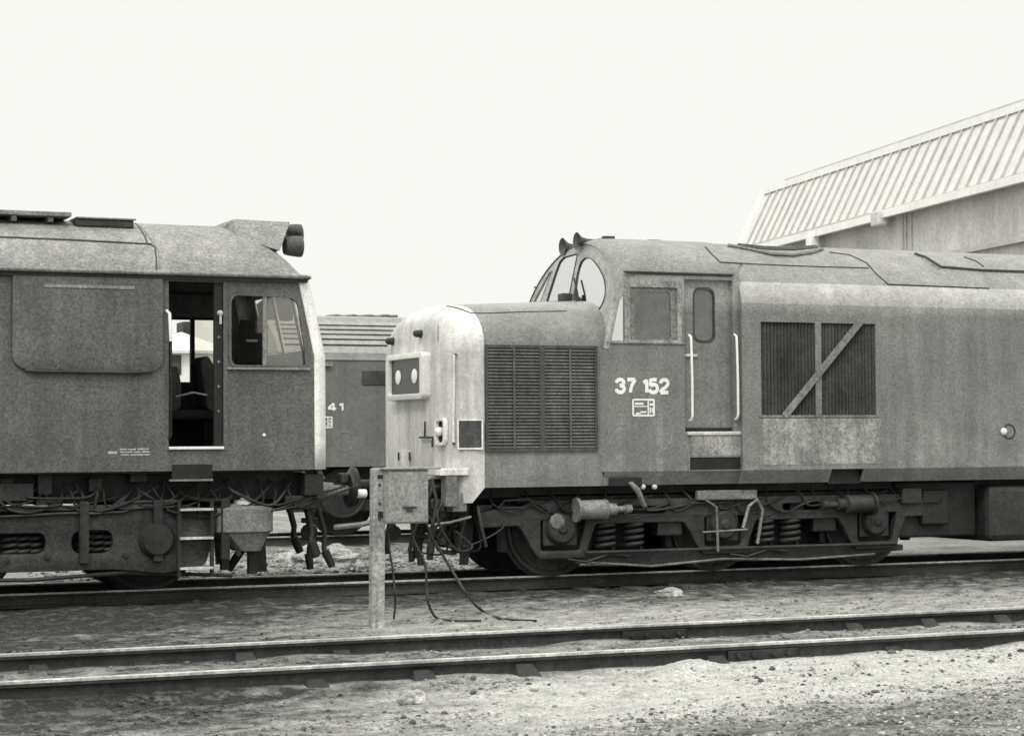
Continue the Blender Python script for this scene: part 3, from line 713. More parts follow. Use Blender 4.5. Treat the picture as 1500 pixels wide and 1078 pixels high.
    for k in (0, 1):
        for dxs in (.62, 1.0, 1.6):
            xs = x0+SP*k+dxs
            if dxs == 1.6: continue
            for s in (-1, 1):
                pts = [(xs+.12*math.cos(t*.5), s*.98+.12*math.sin(t*.5), zb_+.08+t*(zm-zb_-.02)/62) for t in range(63)]
                MB().tube(pts, .026, 6).build('coil_spring', M['frame'], bg, smooth=60)
        xs = x0+SP*k+1.45
        for s in (-1, 1): MB().box((xs-.14, s*.85, .45), (xs+.2, s*1.05, zm+.03)).build('damper_box', M['grime'], bg, bevel=.02)
    # brake cylinders
    for s in (-1, 1):
        for xa, d in ((x0+.12, 1), (x0+SP*2-.12, -1)):
            c = Vector((xa, s*1.22, (zt_+zm)/2+.03))
            MB().lathe(c, (d, 0, 0), [(0, .0), (0, .145), (.035, .145), (.035, .115), (.38, .118), (.38, .125), (.405, .12), (.415, .075), (.53, .07), (.53, .04), (.66, .035), (.66, .055), (.74, .05), (.75, 0)], 24).build('brake_cylinder', M['dust' if d > 0 else 'frame'], bg, smooth=40)
    # pale box and upright brackets by the middle axle
    xm = x0+SP
    for s in (-1, 1):
        MB().box((xm-.42, s*1.20, zt_-.02), (xm+.42, s*1.12, zt_+.10)).build('sand_box', M['dust'], bg, bevel=.02)
        b3 = MB()
        b3.tube([(xm-.3, s*1.18, zt_-.02), (xm-.16, s*1.19, zt_-.10), (xm-.14, s*1.19, zb_+.02)], .018, 6)
        b3.tube([(xm+.22, s*1.18, zb_+.3), (xm+.3, s*1.19, zt_-.1), (xm+.42, s*1.18, zt_-.02), (xm+.50, s*1.18, zt_-.15), (xm+.42, s*1.18, zb_+.1)], .022, 6)
        b3.tube([(xm-.34, s*1.18, zb_+.26), (xm+.28, s*1.18, zb_+.28)], .012, 6)
        b3.build('bracket', M['dust'], bg, smooth=60)
    return bg
bogie37(AX); bogie37(AX+10.6)
# tanks and boxes between the bogies
MB().box((15.0, -1.02, .34), (16.25, 1.02, 1.06)).build('battery_case', M['dark'], L37, bevel=.03)
MB().box((15.35, -1.12, .5), (15.75, -1.0, .95)).build('cross_stretcher', M['grime'], L37, bevel=.03)
MB().box((16.3, -1.22, .27), (19.6, 1.22, 1.0)).build('fuel_tank', M['frame'], L37, bevel=.08)
MB().box((15.0, -1.18, .78), (15.3, -.9, .98)).build('battery_box', M['frame'], L37, bevel=.02)
# =================================================================== the locomotive on the left
L25 = thing('diesel_locomotive', (0.5, 0, 0), 'flat fronted diesel locomotive with open cab door and roof horns, darker painted', 'locomotive', 'locomotives in the yard')
WL = 1.33; XL = -8.0; zb = 1.31; ze = 3.44; ztop = 4.13
f0 = xz(461, 688, -WL); f1 = xz(460, 521, -WL); f2 = xz(438, 417, -WL)
def fx(z):      # front edge of the side sheet
    if z <= f1[1]: return f0[0] + (f1[0]-f0[0])*(z-f0[1])/(f1[1]-f0[1])
    return f1[0] + (f2[0]-f1[0])*(z-f1[1])/(f2[1]-f1[1])
dx0, dz0, dx1, dz1 = bounds(pxrect(247, 413, 327, 656, -WL))
dz1 = min(dz1, ze-.06)
win = [xz(335, 538, -WL), xz(451, 538, -WL), xz(449, 500, -WL), xz(437, 431, -WL), xz(335, 430, -WL)]
zs_ = (win[0][1]+win[1][1])/2; zt_ = (win[3][1]+win[4][1])/2
win = [(win[0][0], zs_), (win[1][0], zs_), win[2], (win[3][0], zt_), (win[0][0], zt_)]
win_r = roundp(win, [.09, .03, .25, .14, .11])
outline = [(XL, zb), (f0[0], zb), (f1[0], f1[1]), (fx(ze), ze), (XL, ze)]
# far side: same windows, door closed with its drop light
fd = pxrect(250, 469, 316, 561, WL); fdx0, fdz0, fdx1, fdz1 = bounds(fd)
fdm = at(281, 515, WL).x
for s in (-1, 1):
    mp = (lambda u, v, w: (u, -WL+w, v)) if s < 0 else (lambda u, v, w: (u, WL-w, v))
    if s < 0: holes = [rect(dx0, dz0, dx1, dz1), win_r]
    else:
        a_ = xz(350, 466, WL); b_ = xz(428, 432, WL)
        holes = [rect(fdx0, fdz0, fdx1, fdz1), roundp([(a_[0], a_[1]), (b_[0], a_[1]-.03), (b_[0], b_[1]), (b_[0]-.3, b_[1])], .05)]
    sd_ = MB().plate(outline, holes, mapf=mp, th=.03).build('body_side', M['blue25'], L25)
    if s < 0:
        # raised plated-over panel with a ledge along its top
        pp = pxrect(19, 392, 236, 543, -WL)
        x0, z0, x1, z1 = bounds(pp)
        MB().plate(roundp([(x0, z0+.02), (x1, z0), (x1, ze-.03), (x0, ze-.03)], [.16, .16, .04, .04]), mapf=lambda u, v, w: mp(u, v, w-.03), th=.03, bevel=.012).build('side_panel', M['blue25'], L25, smooth=30)
        MB().tube([(x0+.12, -WL-.03, z0-.004), (x0+.3, -WL-.045, z0-.012), (x1-.3, -WL-.045, z0-.018), (x1-.1, -WL-.03, z0-.004)], .018, 6).build('panel_lip', M['seam'], L25)
        MB().tube([(x0-.008, -WL-.006, ze-.1), (x0-.008, -WL-.006, z0+.2), (x0+.05, -WL-.006, z0+.05)], .012, 6).tube([(x1+.008, -WL-.006, ze-.1), (x1+.008, -WL-.006, z0+.2), (x1-.05, -WL-.006, z0+.05)], .009, 6).build('panel_gap', M['seam'], L25)
        r_ = pxrect(64, 418, 197, 423, -WL-.03); a0, c0, a1, c1 = bounds(r_)
        MB().box((a0, -WL-.05, c0), (a1, -WL-.025, c1)).build('panel_ledge', M['roof25'], L25, bevel=.006)
        # door frame, sill, handrails
        MB().plate(rect(dx0-.035, dz0-.03, dx1+.05, dz1+.02), [rect(dx0, dz0, dx1, dz1)], mapf=lambda u, v, w: mp(u, v, w-.008), th=.05).build('door_frame', M['blue25'], L25)
        MB().box((dx0, -WL-.03, dz0-.015), (dx1, -WL+.05, dz0+.015)).build('door_sill', M['white'], L25, bevel=.004)
        MB().box((dx1-.10, -WL+.01, dz0+.02), (dx1-.002, -WL+.05, dz1)).build('door_edge', M['dark'], L25)
        for k in range(5):
            MB().lathe((dx1-.05, -WL+.012, dz0+.4+.27*k), (0, -1, 0), [(0, .018), (.015, .014), (.016, 0)], 8).build('door_stud', M['dust'], L25)
        h1 = xz(248, 455, -WL-.04); h2 = xz(251, 500, -WL-.04); h3 = xz(247, 650, -WL-.04)
        MB().tube([(h1[0]-.02, -WL, h1[1]), (h1[0], -WL-.05, h1[1]-.03), (h1[0]+.015, -WL-.05, h2[1])], .018, 8).build('handrail', M['white'], L25, smooth=60)
        MB().tube([(h1[0]+.015, -WL-.05, h2[1]), (h1[0]+.015, -WL-.05, h3[1]+.1), (h1[0], -WL, h3[1]+.05)], .015, 8).build('handrail', M['grime'], L25, smooth=60)
        h1 = xz(322, 459, -WL); 
        MB().lathe((h1[0], -WL, h1[1]), (0, -1, 0), [(0, .035), (.03, .03), (.05, .02), (.055, 0)], 10).tube([(h1[0], -WL-.03, h1[1]), (h1[0], -WL-.03, h1[1]-.12)], .014, 6).build('handrail_bracket', M['light'], L25, smooth=40)
        # window frame, pillar, sliding pane, sill
        fr = MB().plate(win_r, [inset(win_r, .035)], mapf=lambda u, v, w: mp(u, v, w-.01), th=.035).build('cab_window', M['blue25'], L25)
        xm0 = at(388, 480, -WL).x
        MB().box((xm0-.022, -WL-.004, zs_), (xm0+.022, -WL+.03, zt_)).build('window_post', M['roof25'], fr)
        MB().plate(roundp([(xm0+.03, zs_+.02), (win[1][0]-.05, zs_+.02), (win[2][0]-.06, win[2][1]), (win[3][0]-.05, zt_-.03), (xm0+.03, zt_-.03)], [.02, .02, .2, .12, .1]), mapf=lambda u, v, w: mp(u, v, w+.012), th=.006).build('pane', M['dirtyglass'], fr)
        MB().box((win[0][0]-.03, -WL-.035, zs_-.03), (win[1][0]+.02, -WL+.01, zs_-.005)).build('window_sill', M['roof25'], L25, bevel=.005)
        # small lettering, weathered marks
        b_ = MB()
        for (a, c, e, g_) in ((158, 661, 171, 664.5), (176, 657, 186, 659), (188, 657, 199, 659), (201, 656.6, 218, 658.6), (176, 661, 194, 663), (196, 661, 206, 663), (208, 660.6, 219, 662.6), (177, 665, 189, 667), (191, 665, 210, 667), (211, 664.8, 219, 666.6)):
            x0, z0, x1, z1 = bounds(pxrect(a, c, e, g_, -WL)); b_.box((x0, -WL-.002, z0), (x1, -WL-.0005, z1))
        b_.build('stencil_lettering', M['light'], L25)
        p = at(387, 637, -WL); MB().lathe(p, (0, -1, 0), [(0, .02), (.012, .016), (.013, 0)], 8).build('rivet', M['white'], L25)
        # foot recess under the door
        x0, z0, x1, z1 = bounds(pxrect(252, 680, 311, 705, -WL))
        MB().plate(rect(x0, zb-.10, x1, z1+.0), mapf=lambda u, v, w: mp(u, v, w-.004), th=.02).build('foot_recess', M['black'], L25)
        MB().box((x0-.03, -WL-.03, zb-.11), (x1, -WL+.02, zb-.09)).build('foot_step', M['dust'], L25)
    else:
        fr = MB().plate(rect(fdx0-.03, fdz0-.03, fdx1+.03, fdz1+.03), [rect(fdx0, fdz0, fdm-.025, fdz1), rect(fdm+.025, fdz0, fdx1, fdz1)], mapf=lambda u, v, w: mp(u, v, w-.01), th=.06).build('far_window_frame', M['black'], L25)
        MB().plate(rect(fdm+.02, fdz0-.005, fdx1+.005, fdz1+.005), mapf=lambda u, v, w: mp(u, v, w+.02), th=.006).build('pane', glass('hazy_window_glass', .03, .6, .08), fr)
# pale wrap-round end: lofted horizontal sections, open where the windscreens are
M['end25'] = M['pale']
def end_sec(z):
    x0 = fx(z); rc = .20
    pts = []
    for k in range(7):
        a = math.pi/2*k/6; pts.append((x0+rc*.85*math.sin(a), -WL+rc*(1-math.cos(a)), z))
    xc = x0+rc*.85
    for y, bu in ((-1.05, .01), (-.40, .03), (-.34, .03), (.34, .03), (.40, .03), (1.05, .01)): pts.append((xc+bu, y, z))
    for k in range(6, -1, -1):
        a = math.pi/2*k/6; pts.append((x0+rc*.85*math.sin(a), WL-rc*(1-math.cos(a)), z))
    return pts
zlev = [zb, zb+.3, 2.0, f1[1], f1[1]+.10, ze-.09, ze-.0]
def skipf(i, j): return i == 4 and j in (7, 9, 11)
MB().loft([end_sec(z) for z in zlev], closed=False, cap=False, skip=skipf).build('cab_end', M['end25'], L25, smooth=35, solid=.03)
sA, sB = end_sec(zlev[4]), end_sec(zlev[5])
for j in (7, 9, 11):
    wf = MB().face([sA[j], sA[j+1], sB[j+1], sB[j]])
    g = MB(); g.face([Vector(p)+Vector((.005, 0, 0)) for p in (sA[j], sA[j+1], sB[j+1], sB[j])]); g.build('windscreen', M['glass'], L25)
# roof
def rprof(X, n=22):
    h = 1.0 if X <= 6.25 else max(0.0, 1-((X-6.25)/(XRF+.02-6.25))**3.4)**.8
    out = []
    for k in range(n+1):
        y = 1.40*math.sin(math.pi/2*(-1+2*k/n)); out.append((y, ze + (ztop-ze)*h*(max(0, 1-(abs(y)/1.40)**1.75))**.8))
    return out
XRF = xz(452, 407, -1.36)[0]
Xs = [XL, 0, 3, 4.2, 5.4, 6.1, 6.2, 6.3, 6.4, 6.5, 6.6, 6.7, 6.8, 6.9, XRF+.02]
rf = MB().loft([[(x, y, z) for y, z in rprof(x)] for x in Xs], closed=False, cap=False).build('roof', M['roof25'], L25, smooth=50)
MB().face([(x, y, ze-.012) for x, y in ((XL, -1.36), (XRF, -1.36), (XRF, 1.36), (XL, 1.36))])
T_25 = bvh(rf)
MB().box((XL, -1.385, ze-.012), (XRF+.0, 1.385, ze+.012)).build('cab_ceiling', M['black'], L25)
MB().tube([(XL, -1.395, ze+.015), (XRF-.04, -1.395, ze+.012), (XRF+.02, -1.33, ze+.012), (XRF+.03, 0, ze+.012), (XRF+.02, 1.33, ze+.012), (XRF-.04, 1.395, ze+.012), (XL, 1.395, ze+.015)], .024, 8).build('rain_gutter', M['roof25'], L25, smooth=50)
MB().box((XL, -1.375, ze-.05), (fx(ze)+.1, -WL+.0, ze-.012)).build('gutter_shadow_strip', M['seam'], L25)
# roof welds, raised hatches, cowl and horns
seam((T_25,), [(0, 348), (110, 352.5), (222, 358.5)], .014, 'roof_joint', L25, lift=.002)
seam((T_25,), [(193, 323), (203, 332), (212, 346), (216, 357), (227, 362), (229, 380), (229, 396)], .009, 'roof_joint', L25)
seam((T_25,), [(205, 330), (222, 352), (233, 370), (234, 392)], .011, 'roof_joint', L25, M['dust'])
z1 = at(50, 313, -.35).z; x1 = at(98, 306, -.35).x
b_ = MB().box((XL+2, -.62, z1-.05), (x1, .62, z1)); 
for x in (x1-.22, x1-.62, x1-1.0, x1-1.8, x1-2.6): b_.box((x-.03, -.58, ztop-.08), (x+.03, .58, z1-.05))
b_.build('raised_roof_hatch', M['roof25'], L25, bevel=.008)
x2 = at(192, 324, -.45).x; z2 = at(150, 325, -.35).z
MB().box((x1+.05, -.60, ztop-.12), (x2, .60, z2)).build('roof_walkway', M['frame'], L25, bevel=.02)
MB().box((x1+.05, -.62, z2), (x2+.02, .62, z2+.02)).build('walkway_lid', M['roof25'], L25, bevel=.008)
zc = at(380, 325, -.3).z; xa = at(340, 325, -.45).x; xb = at(424, 328, -.45).x; xc = at(407, 369, -.9).x; zl = at(407, 369, -.9).z
xr = at(326, 328, -.3).x; zq = at(347, 346, -.72).z; xq = at(347, 346, -.72).x
MB().loft([[(xr, -.3, ztop-.03), (xr, .3, ztop-.03), (xr+.02, .3, ztop-.08), (xr+.02, -.3, ztop-.08)],
           [(xa, -.50, zc), (xa, .50, zc), (xq, .74, zq-.02), (xq, -.74, zq-.02)],
           [(xb, -.50, zc-.01), (xb, .50, zc-.01), (xc, 1.0, zl), (xc, -1.0, zl)]]).build('roof_cowl', M['roof25'], L25, bevel=.02)
for (px0, px1, py, r, Y) in ((415, 443, 361, .122, -.55), (420, 437, 337, .07, -.32), (418, 440, 345, .12, .3)):
    p = at((px0+px1)/2, py, Y); w = .10
    h_ = MB().lathe(p-Vector((w, 0, 0)), (1, 0, 0), [(0, r*.8), (.06, r*.92), (w*1.5, r), (2*w, r), (2*w, r*.82), (w, r*.5), (w, 0)], 24).build('horn', M['grille'], L25, smooth=45)
# cab interior
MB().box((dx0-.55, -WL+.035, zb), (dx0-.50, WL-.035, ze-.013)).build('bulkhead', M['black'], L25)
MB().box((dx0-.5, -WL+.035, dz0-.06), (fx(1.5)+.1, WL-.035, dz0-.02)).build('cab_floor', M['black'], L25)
def seatback(px0, px1, pyt, pyb, Y, lean, mat):
    a = at(px0, pyb, Y); c = at(px1, pyt, Y); w = (c.x-a.x)
    pts = [(a.x, a.z), (c.x, a.z), (c.x+lean*.4, (a.z+c.z)/2), (c.x+lean*.3, c.z-.2), (c.x-w*.45+lean, c.z), (a.x+lean*.8, c.z-.06)]
    st = MB().plate(roundp(pts, .12), (), Y-.05, .42, bevel=.02).build('seat_back', mat, L25, smooth=40)
    MB().box((a.x-.3 if lean > 0 else a.x-.05, Y-.05, a.z-.12), (c.x+.35, Y+.4, a.z)).build('seat_cushion', M['black'], st, bevel=.04)
seatback(304, 321, 523, 600, -.25, -.10, M['seat']); seatback(244, 260, 537, 600, -.3, .03, M['seat'])
p0 = at(258, 581, -.5); p1 = at(283, 575, -.5); p2 = at(303, 579, -.5)
MB().tube([p0, p1, p2], .014, 6).build('desk_rail', M['light'], L25, smooth=60)
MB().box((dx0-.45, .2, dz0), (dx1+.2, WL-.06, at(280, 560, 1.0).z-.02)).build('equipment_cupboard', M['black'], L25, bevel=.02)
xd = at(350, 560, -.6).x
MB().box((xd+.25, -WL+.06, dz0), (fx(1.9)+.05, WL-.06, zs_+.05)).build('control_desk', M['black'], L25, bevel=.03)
# blind, gauges and papers seen through the side window
p = at(372, 462, .5); 
MB().plate([xz(352, 468, .9), xz(350, 538, .9), xz(392, 538, .9), xz(392, 474, .9)], (), .9, .02).build('inner_panel', M['black'], L25)
a = at(361, 499, .2); c = at(377, 499.5, .2); MB().tube([a, c], .016, 6).build('desk_handle', M['light'], L25)
a = at(378, 482, 0); MB().box((a.x-.02, -.04, a.z-.05), (a.x+.10, .04, a.z+.16)).build('paper', M['light'], L25)
MB().box((XL, -WL+.03, zb), (XL+.04, WL-.03, ze)).build('end_panel', M['blue25'], L25)
MB().box((XL, -1.30, zb-.02), (fx(zb), 1.30, zb+.0)).build('underframe', M['black'], L25)

# underframe and bogie
MB().box((XL+.3, -1.0, .98), (fx(zb)-.05, 1.0, zb-.03)).build('solebar', M['dark'], L25)
MB().box((fx(zb)-.10, -1.28, 1.02), (fx(zb)+.12, 1.28, zb-.05)).build('buffer_beam', M['dark'], L25, bevel=.01)
MB().box((fx(zb)-.3, -1.2, .86), (fx(zb)+.08, 1.2, 1.02)).build('beam_apron', M['grime'], L25, bevel=.02)
for s in (-1, 1):
    x0 = fx(zb)+.10
    bu = MB().lathe((x0, s*.87, 1.06), (1, 0, 0), [(0, .15), (.02, .15), (.02, .11), (.26, .09), (.26, .065), (.44, .065)], 24).build('buffer', M['dust'], L25, smooth=40)
    MB().lathe((x0+.44, s*.87, 1.06), (1, 0, 0), [(0, .065), (.005, .19), (.03, .20), (.05, .18), (.055, .10), (.10, .095), (.105, 0)], 28).build('buffer_head', M['dark'], bu, smooth=40)
    MB().lathe((x0+.50, s*.87, 1.02), (1, 0, 0), [(0, .05), (.16, .05), (.17, .04), (.17, 0)], 16).build('lit_buffer_tip', M['white'], bu, smooth=40)  # white tip added for the lit end of the buffer
    MB().obox((x0+.06, s*.98, 1.27), (.03, 0, .0), (0, .05, 0), (-.03, 0, .07)).build('lamp_iron', M['dust'], bu)
    MB().box((x0+.34, s*.80, 1.14), (x0+.44, s*.94, 1.26)).build('buffer_step', M['frame'], bu, bevel=.02)
b_ = MB()
for k, (y, z1_, sw) in enumerate(((-1.1, .42, .05), (-.95, .30, .12), (-.7, .42, .1), (-.35, .24, -.05), (.3, .4, .1), (.8, .38, .1))):
    x0 = fx(zb)-.05 + (.12 if k % 2 else .0) + .05*k
    pts = [(x0, y, 1.0), (x0+.06, y, .8), (x0+.08+sw*.4, y+.02, .6), (x0+.05+sw*.5, y, z1_+.1), (x0+.06+sw*.8, y, z1_)]
    MB().tube(pts, .03, 8).cyl((x0+.05+sw*.6, y, z1_+.08), (x0+.09+sw, y, z1_-.10), .05, .04, 10).build('brake_hose', M['rubber'], L25, smooth=60)
x0 = fx(zb)+.12
MB().tube([(x0, 0, 1.05), (x0+.22, 0, 1.04), (x0+.26, 0, .9), (x0+.24, 0, .62)], .04, 8).lathe((x0+.24, -.03, .55), (0, 1, 0), [(0, .10), (.06, .10)], 14).box((x0+.18, -.12, .66), (x0+.32, .12, .72)).build('screw_coupling', M['dark'], L25, smooth=50)
for s in (-1, 1):
    MB().plate([(fx(zb)-.55, .95), (fx(zb)-.30, .95), (fx(zb)-.42, .5), (fx(zb)-.40, .16), (fx(zb)-.55, .16), (fx(zb)-.58, .5)], (), s*.80-.02, .04).build('guard_iron', M['dark'], L25)
ax0_ = at(215, 790, -.75).x
# sand box: faceted casting with a hopper foot
xs0 = at(317, 770, -1.2).x; xs1 = at(400, 770, -1.2).x; zt2 = at(350, 738, -1.2).z; zb2 = at(350, 779, -1.2).z; zh = at(350, 808, -1.2).z
def oct_ring(z, x0, x1, y0, y1, c): return [(x0+c, y0, z), (x1-c, y0, z), (x1, y0+c, z), (x1, y1, z), (x0, y1, z), (x0, y0+c, z)]
sb = MB().loft([oct_ring(zt2, xs0+.10, xs1-.10, -1.18, -.85, .05), oct_ring(zt2-.05, xs0, xs1, -1.30, -.75, .10), oct_ring(zb2, xs0, xs1, -1.30, -.75, .10), oct_ring(zb2-.015, xs0+.03, xs1-.03, -1.27, -.78, .10), oct_ring(zh, xs0+.26, xs1-.12, -1.18, -.9, .05)]).build('sand_box', M['dust'], L25, bevel=.008)
MB().lathe((xs0+.35, -1.1, zt2-.01), (0, 0, 1), [(0, .13), (.05, .12), (.06, .05), (.09, .04), (.09, 0)], 16).build('sand_lid', M['light'], sb, smooth=40)
MB().tube([(xs0+.4, -1.05, zh+.02), (xs0+.38, -.95, .45), (xs0+.25, -.80, .20)], .05, 8).box((xs0+.12, -1.0, .2), (xs0+.2, -.9, zb2)).box((xs1-.22, -1.0, .15), (xs1-.12, -.92, zb2)).build('sand_pipe', M['dark'], sb, smooth=40)
MB().box((at(265, 760, -.6).x-.6, -.62, .50), (fx(zb)-.35, .62, 1.0)).build('traction_motor', M['dark'], L25, bevel=.06)
MB().box((XL+5, -.6, .22), (ax0_+.1, .6, .9)).build('bogie_centre', M['dark'], L25, bevel=.05)
# ladder of three rungs below the door
lx0 = at(264, 790, -1.3).x; lx1 = at(312, 790, -1.3).x
la = MB()
for x in (lx0, lx1): la.box((x-.02, -1.27, at(288, 845, -1.3).z), (x+.02, -1.23, .98))
la = la.build('cab_ladder', M['grime'], L25)
for py in (746, 788, 832):
    z = at(288, py, -1.3).z; MB().box((lx0, -1.33, z-.012), (lx1, -1.20, z+.012)).build('rung', M['light'], la)
# bogie side frame with oval openings
def P25(px, py): return xz(px, py, -1.18)
zA = P25(150, 742)[1]; zB = P25(150, 830)[1]; zC = P25(230, 748)[1]
xr_ = at(318, 790, -1.18).x
outl = [(XL+5.0, zB-.02), (at(170, 830, -1.18).x, zB-.02), (at(240, 838, -1.18).x, zB-.08), (at(300, 832, -1.18).x, zB+.0), (at(312, 780, -1.18).x, zB+.3), (xr_, zC), (at(195, 735, -1.18).x, zC+.1), (at(180, 750, -1.18).x, zA-.08), (XL+5.0, zA-.08)]
hol = []
for (a, c, d, e) in ((-60, 780, 69, 814), (103, 775, 167, 812), (-190, 778, -110, 812)):
    hol.append(roundp(rect(*bounds(pxrect(a, c, d, e, -1.18))), .15, 6))
bg = MB()
for s in (-1, 1):
    mp = (lambda u, v, w: (u, -1.18+w, v)) if s < 0 else (lambda u, v, w: (u, 1.18-w, v))
    bg.plate(roundp(outl, .05, 3), hol, mapf=mp, th=.08, bevel=.012)
    bg.box((XL+5, s*1.21, zA-.03), (at(255, 740, -1.18).x, s*1.16, zA+.02))
    bg.box((at(0, 745, -1.18).x-.8, s*1.20, zA+.08), (at(48, 745, -1.18).x, s*1.05, zA+.26))
for x in (XL+5.5, 3.2): bg.box((x-.2, -1.1, .55), (x+.2, 1.1, .9))
bg = bg.build('bogie', paint('bogie_dust', .036, .3, .2, .5, .7), L25, smooth=30)
ax = at(215, 790, -.75).x
for x in (ax, ax-2.0, ax-4.2):
    for s in (-1, 1): wheel_mb((x, s*.75, .565), .565, s).build('wheel', M['rust'], bg, smooth=35)
    MB().cyl((x, -.75, .565), (x, .75, .565), .085).build('axle', M['dark'], bg)
for px in (35, 143, 20):
    p = at(px, 795, -1.05)
    for k in (-1, 0, 1) if px != 20 else ():
        MB().tube([(p.x+.09*math.cos(t*.55)+.13*k, -1.0+.09*math.sin(t*.55), .42+t*.006) for t in range(60)], .022, 6).build('coil_spring', M['frame'], bg, smooth=60)
MB().lathe((ax, -1.16, .57), (0, -1, 0), [(0, .22), (.06, .2), (.12, .16), (.13, 0)], 20).build('axlebox', M['grime'], bg, smooth=40)
for (a, c, d, e, mt) in ((55, 693, 76, 725, 'grime'), (160, 681, 186, 692, 'dust'), (190, 683, 215, 706, 'grime'), (130, 700, 150, 720, 'grime'), (0, 700, 20, 730, 'grime'), (52, 728, 92, 740, 'frame'), (120, 742, 140, 760, 'grime')):
    x0, z0, x1, z1 = bounds(pxrect(a, c, d, e, -1.12)); MB().box((x0, -1.14, z0), (x1, -.95, z1)).build('underframe_box', M[mt], L25, bevel=.01)
random.seed(77)
for k in range(26):
    xa = 2.6+k*.17+random.uniform(-.08, .08); zz = zA+random.uniform(.0, .16)
    MB().tube(smooth_course([(xa, -1.05, 1.2), (xa+random.uniform(-.06, .1), -1.17, zz+.05), (xa+random.uniform(0, .25), -1.22, zz-random.uniform(.0, .16)), (xa+random.uniform(.25, .6), -1.22, zz-random.uniform(.0, .15)), (xa+random.uniform(.6, .9), -1.1, zz+.1)]), random.choice((.01, .014, .02)), 6).build('pipe', M[random.choice(('grime', 'frame', 'dark', 'dark'))], bg, smooth=60)
for k in range(9):
    xa = 2.9+k*.42
    MB().lathe((xa, -1.18, zB+.10+.02*(k % 2)), (0, -1, 0), [(0, .035), (.03, .03), (.032, 0)], 6).build('bolt', M['grime'], bg)
for xa in (3.05, 4.55, 5.35, 6.1):
    MB().box((xa-.05, -1.26, zB+.04), (xa+.05, -1.17, zA+.06)).build('hanger', M['grime'], bg, bevel=.012)
MB().tube([(2.5, -1.12, zB-.08), (4.0, -1.14, zB-.12), (5.0, -1.14, zB-.07), (6.2, -1.12, zB-.14)], .025, 6).build('brake_rod', M['frame'], bg)
MB().tube([at(175, 738, -1.2), at(200, 735, -1.2), at(262, 734, -1.2)], .02, 8).tube([at(0, 757, -1.22), at(90, 752, -1.22), at(180, 750, -1.22), at(195, 744, -1.22), at(262, 742, -1.22)], .016, 8).build('brake_pipe', M['frame'], L25, smooth=60)

# =================================================================== the locomotive behind
YF = 10.0
LF = thing('diesel_locomotive', (14.0, YF+1.35, 0), 'locomotive standing on the far track behind, number ending in 41, ribbed roof', 'locomotive', 'locomotives in the yard')
zb3 = 1.19; zs3 = at(525, 525, YF).z; zl3 = at(525, 517, YF+.1).z; zt3 = at(525, 470, YF+.55).z; ztp = at(525, 462, YF+.9).z
x0f = at(402, 600, YF).x; x1f = x0f+16
def body_ring(x, ins=0):
    Yc = YF+1.35
    half = [(-1.35+ins, zb3), (-1.35+ins, zs3), (-1.28+ins, zl3)]
    return [(x, Yc+y, z) for y, z in half] + [(x, Yc-y, z) for y, z in reversed(half)]
MB().loft([body_ring(x0f, .12), body_ring(x0f+.18, .03), body_ring(x0f+.4), body_ring(x1f)]).build('body', M['bluefar'], LF, smooth=30)
n = 6; rb = []
for k in range(n):      # lapped roof slats
    t0, t1 = k/n, (k+1)/n
    rb.append((-1.26+.74*t0, zl3+(zt3-zl3)*t0**.8)); rb.append((-1.26+.74*t1-.04, zl3+(zt3-zl3)*t1**.8)); rb.append((-1.26+.74*t1+.02, zl3+(zt3-zl3)*t1**.8-.02))
rb += [(-.45, ztp-.04), (-.2, ztp), (0, ztp+.01)]
full = rb + [(-y, z) for y, z in reversed(rb[:-1])]
MB().loft([[(x, YF+1.35+y, z) for y, z in full] for x in (x0f+.1, x1f)]).build('roof', M['rooffar'], LF)
for k in range(1, n):
    t = k/n; y, z = -1.26+.74*t-.035, zl3+(zt3-zl3)*t**.8
    MB().box((x0f+.2, YF+1.35+y-.02, z-.022), (x1f, YF+1.35+y+.02, z+.012)).build('roof_slat_gap', M['grille'], LF)
MB().tube([at(478+k*8, 463.5-(k % 3)*.7, YF+1.1) for k in range(14)], .025, 5).build('roof_pipe', M['dust'], LF)
MB().box((x0f+.3, YF-.02, zs3-.03), (x1f, YF+.02, zs3+.01)).build('waist_rail', M['rooffar'], LF)
x0, z0, x1, z1 = bounds(pxrect(530, 543, 572, 564, YF)); MB().box((x0, YF-.02, z0), (x1, YF+.03, z1)).build('side_grille', M['grille'], LF, bevel=.01)
tx0, tz0 = xz(480, 603, YF); tx1, tz1 = xz(500, 589, YF)
numerals('41', tx0, tx1+.03, tz0, tz1, YF-.004, LF, M['white'])
x0, z0, x1, z1 = bounds(pxrect(464, 610, 487, 627, YF)); data_panel(x0, z0, x1, z1, YF, LF)
p = at(505, 646, YF); MB().plate([(p.x+.17*math.cos(a*.4), p.z+.17*math.sin(a*.4)) for a in range(15)], [[(p.x+.155*math.cos(a*.4), p.z+.155*math.sin(a*.4)) for a in range(15)]], YF-.006, .008).build('faded_emblem', M['roof37'], LF)
p = at(480, 534, YF); MB().box((p.x-.06, YF-.08, p.z-.03), (p.x+.06, YF, p.z+.03)).build('lamp_bracket', M['dust'], LF)
MB().box((x0f+.2, YF+.3, .75), (x1f-.2, YF+2.4, zb3)).build('underframe', M['dark'], LF)
c = at(507, 738, YF+.3); 
for dx_ in (0, 2.3, 4.6): wheel_mb((c.x+dx_, YF+.6, .57), .57, -1).build('wheel', M['rust'], LF, smooth=35)
tk = at(507, 722, YF+.2)
MB().lathe((tk.x-.05, YF+.45, tk.z), (0, -1, 0), [(0, .0), (0, .44), (.25, .44), (.27, .42), (.27, .40), (.25, .38), (.24, 0)], 36).build('air_reservoir', M['dark'], LF, smooth=40)
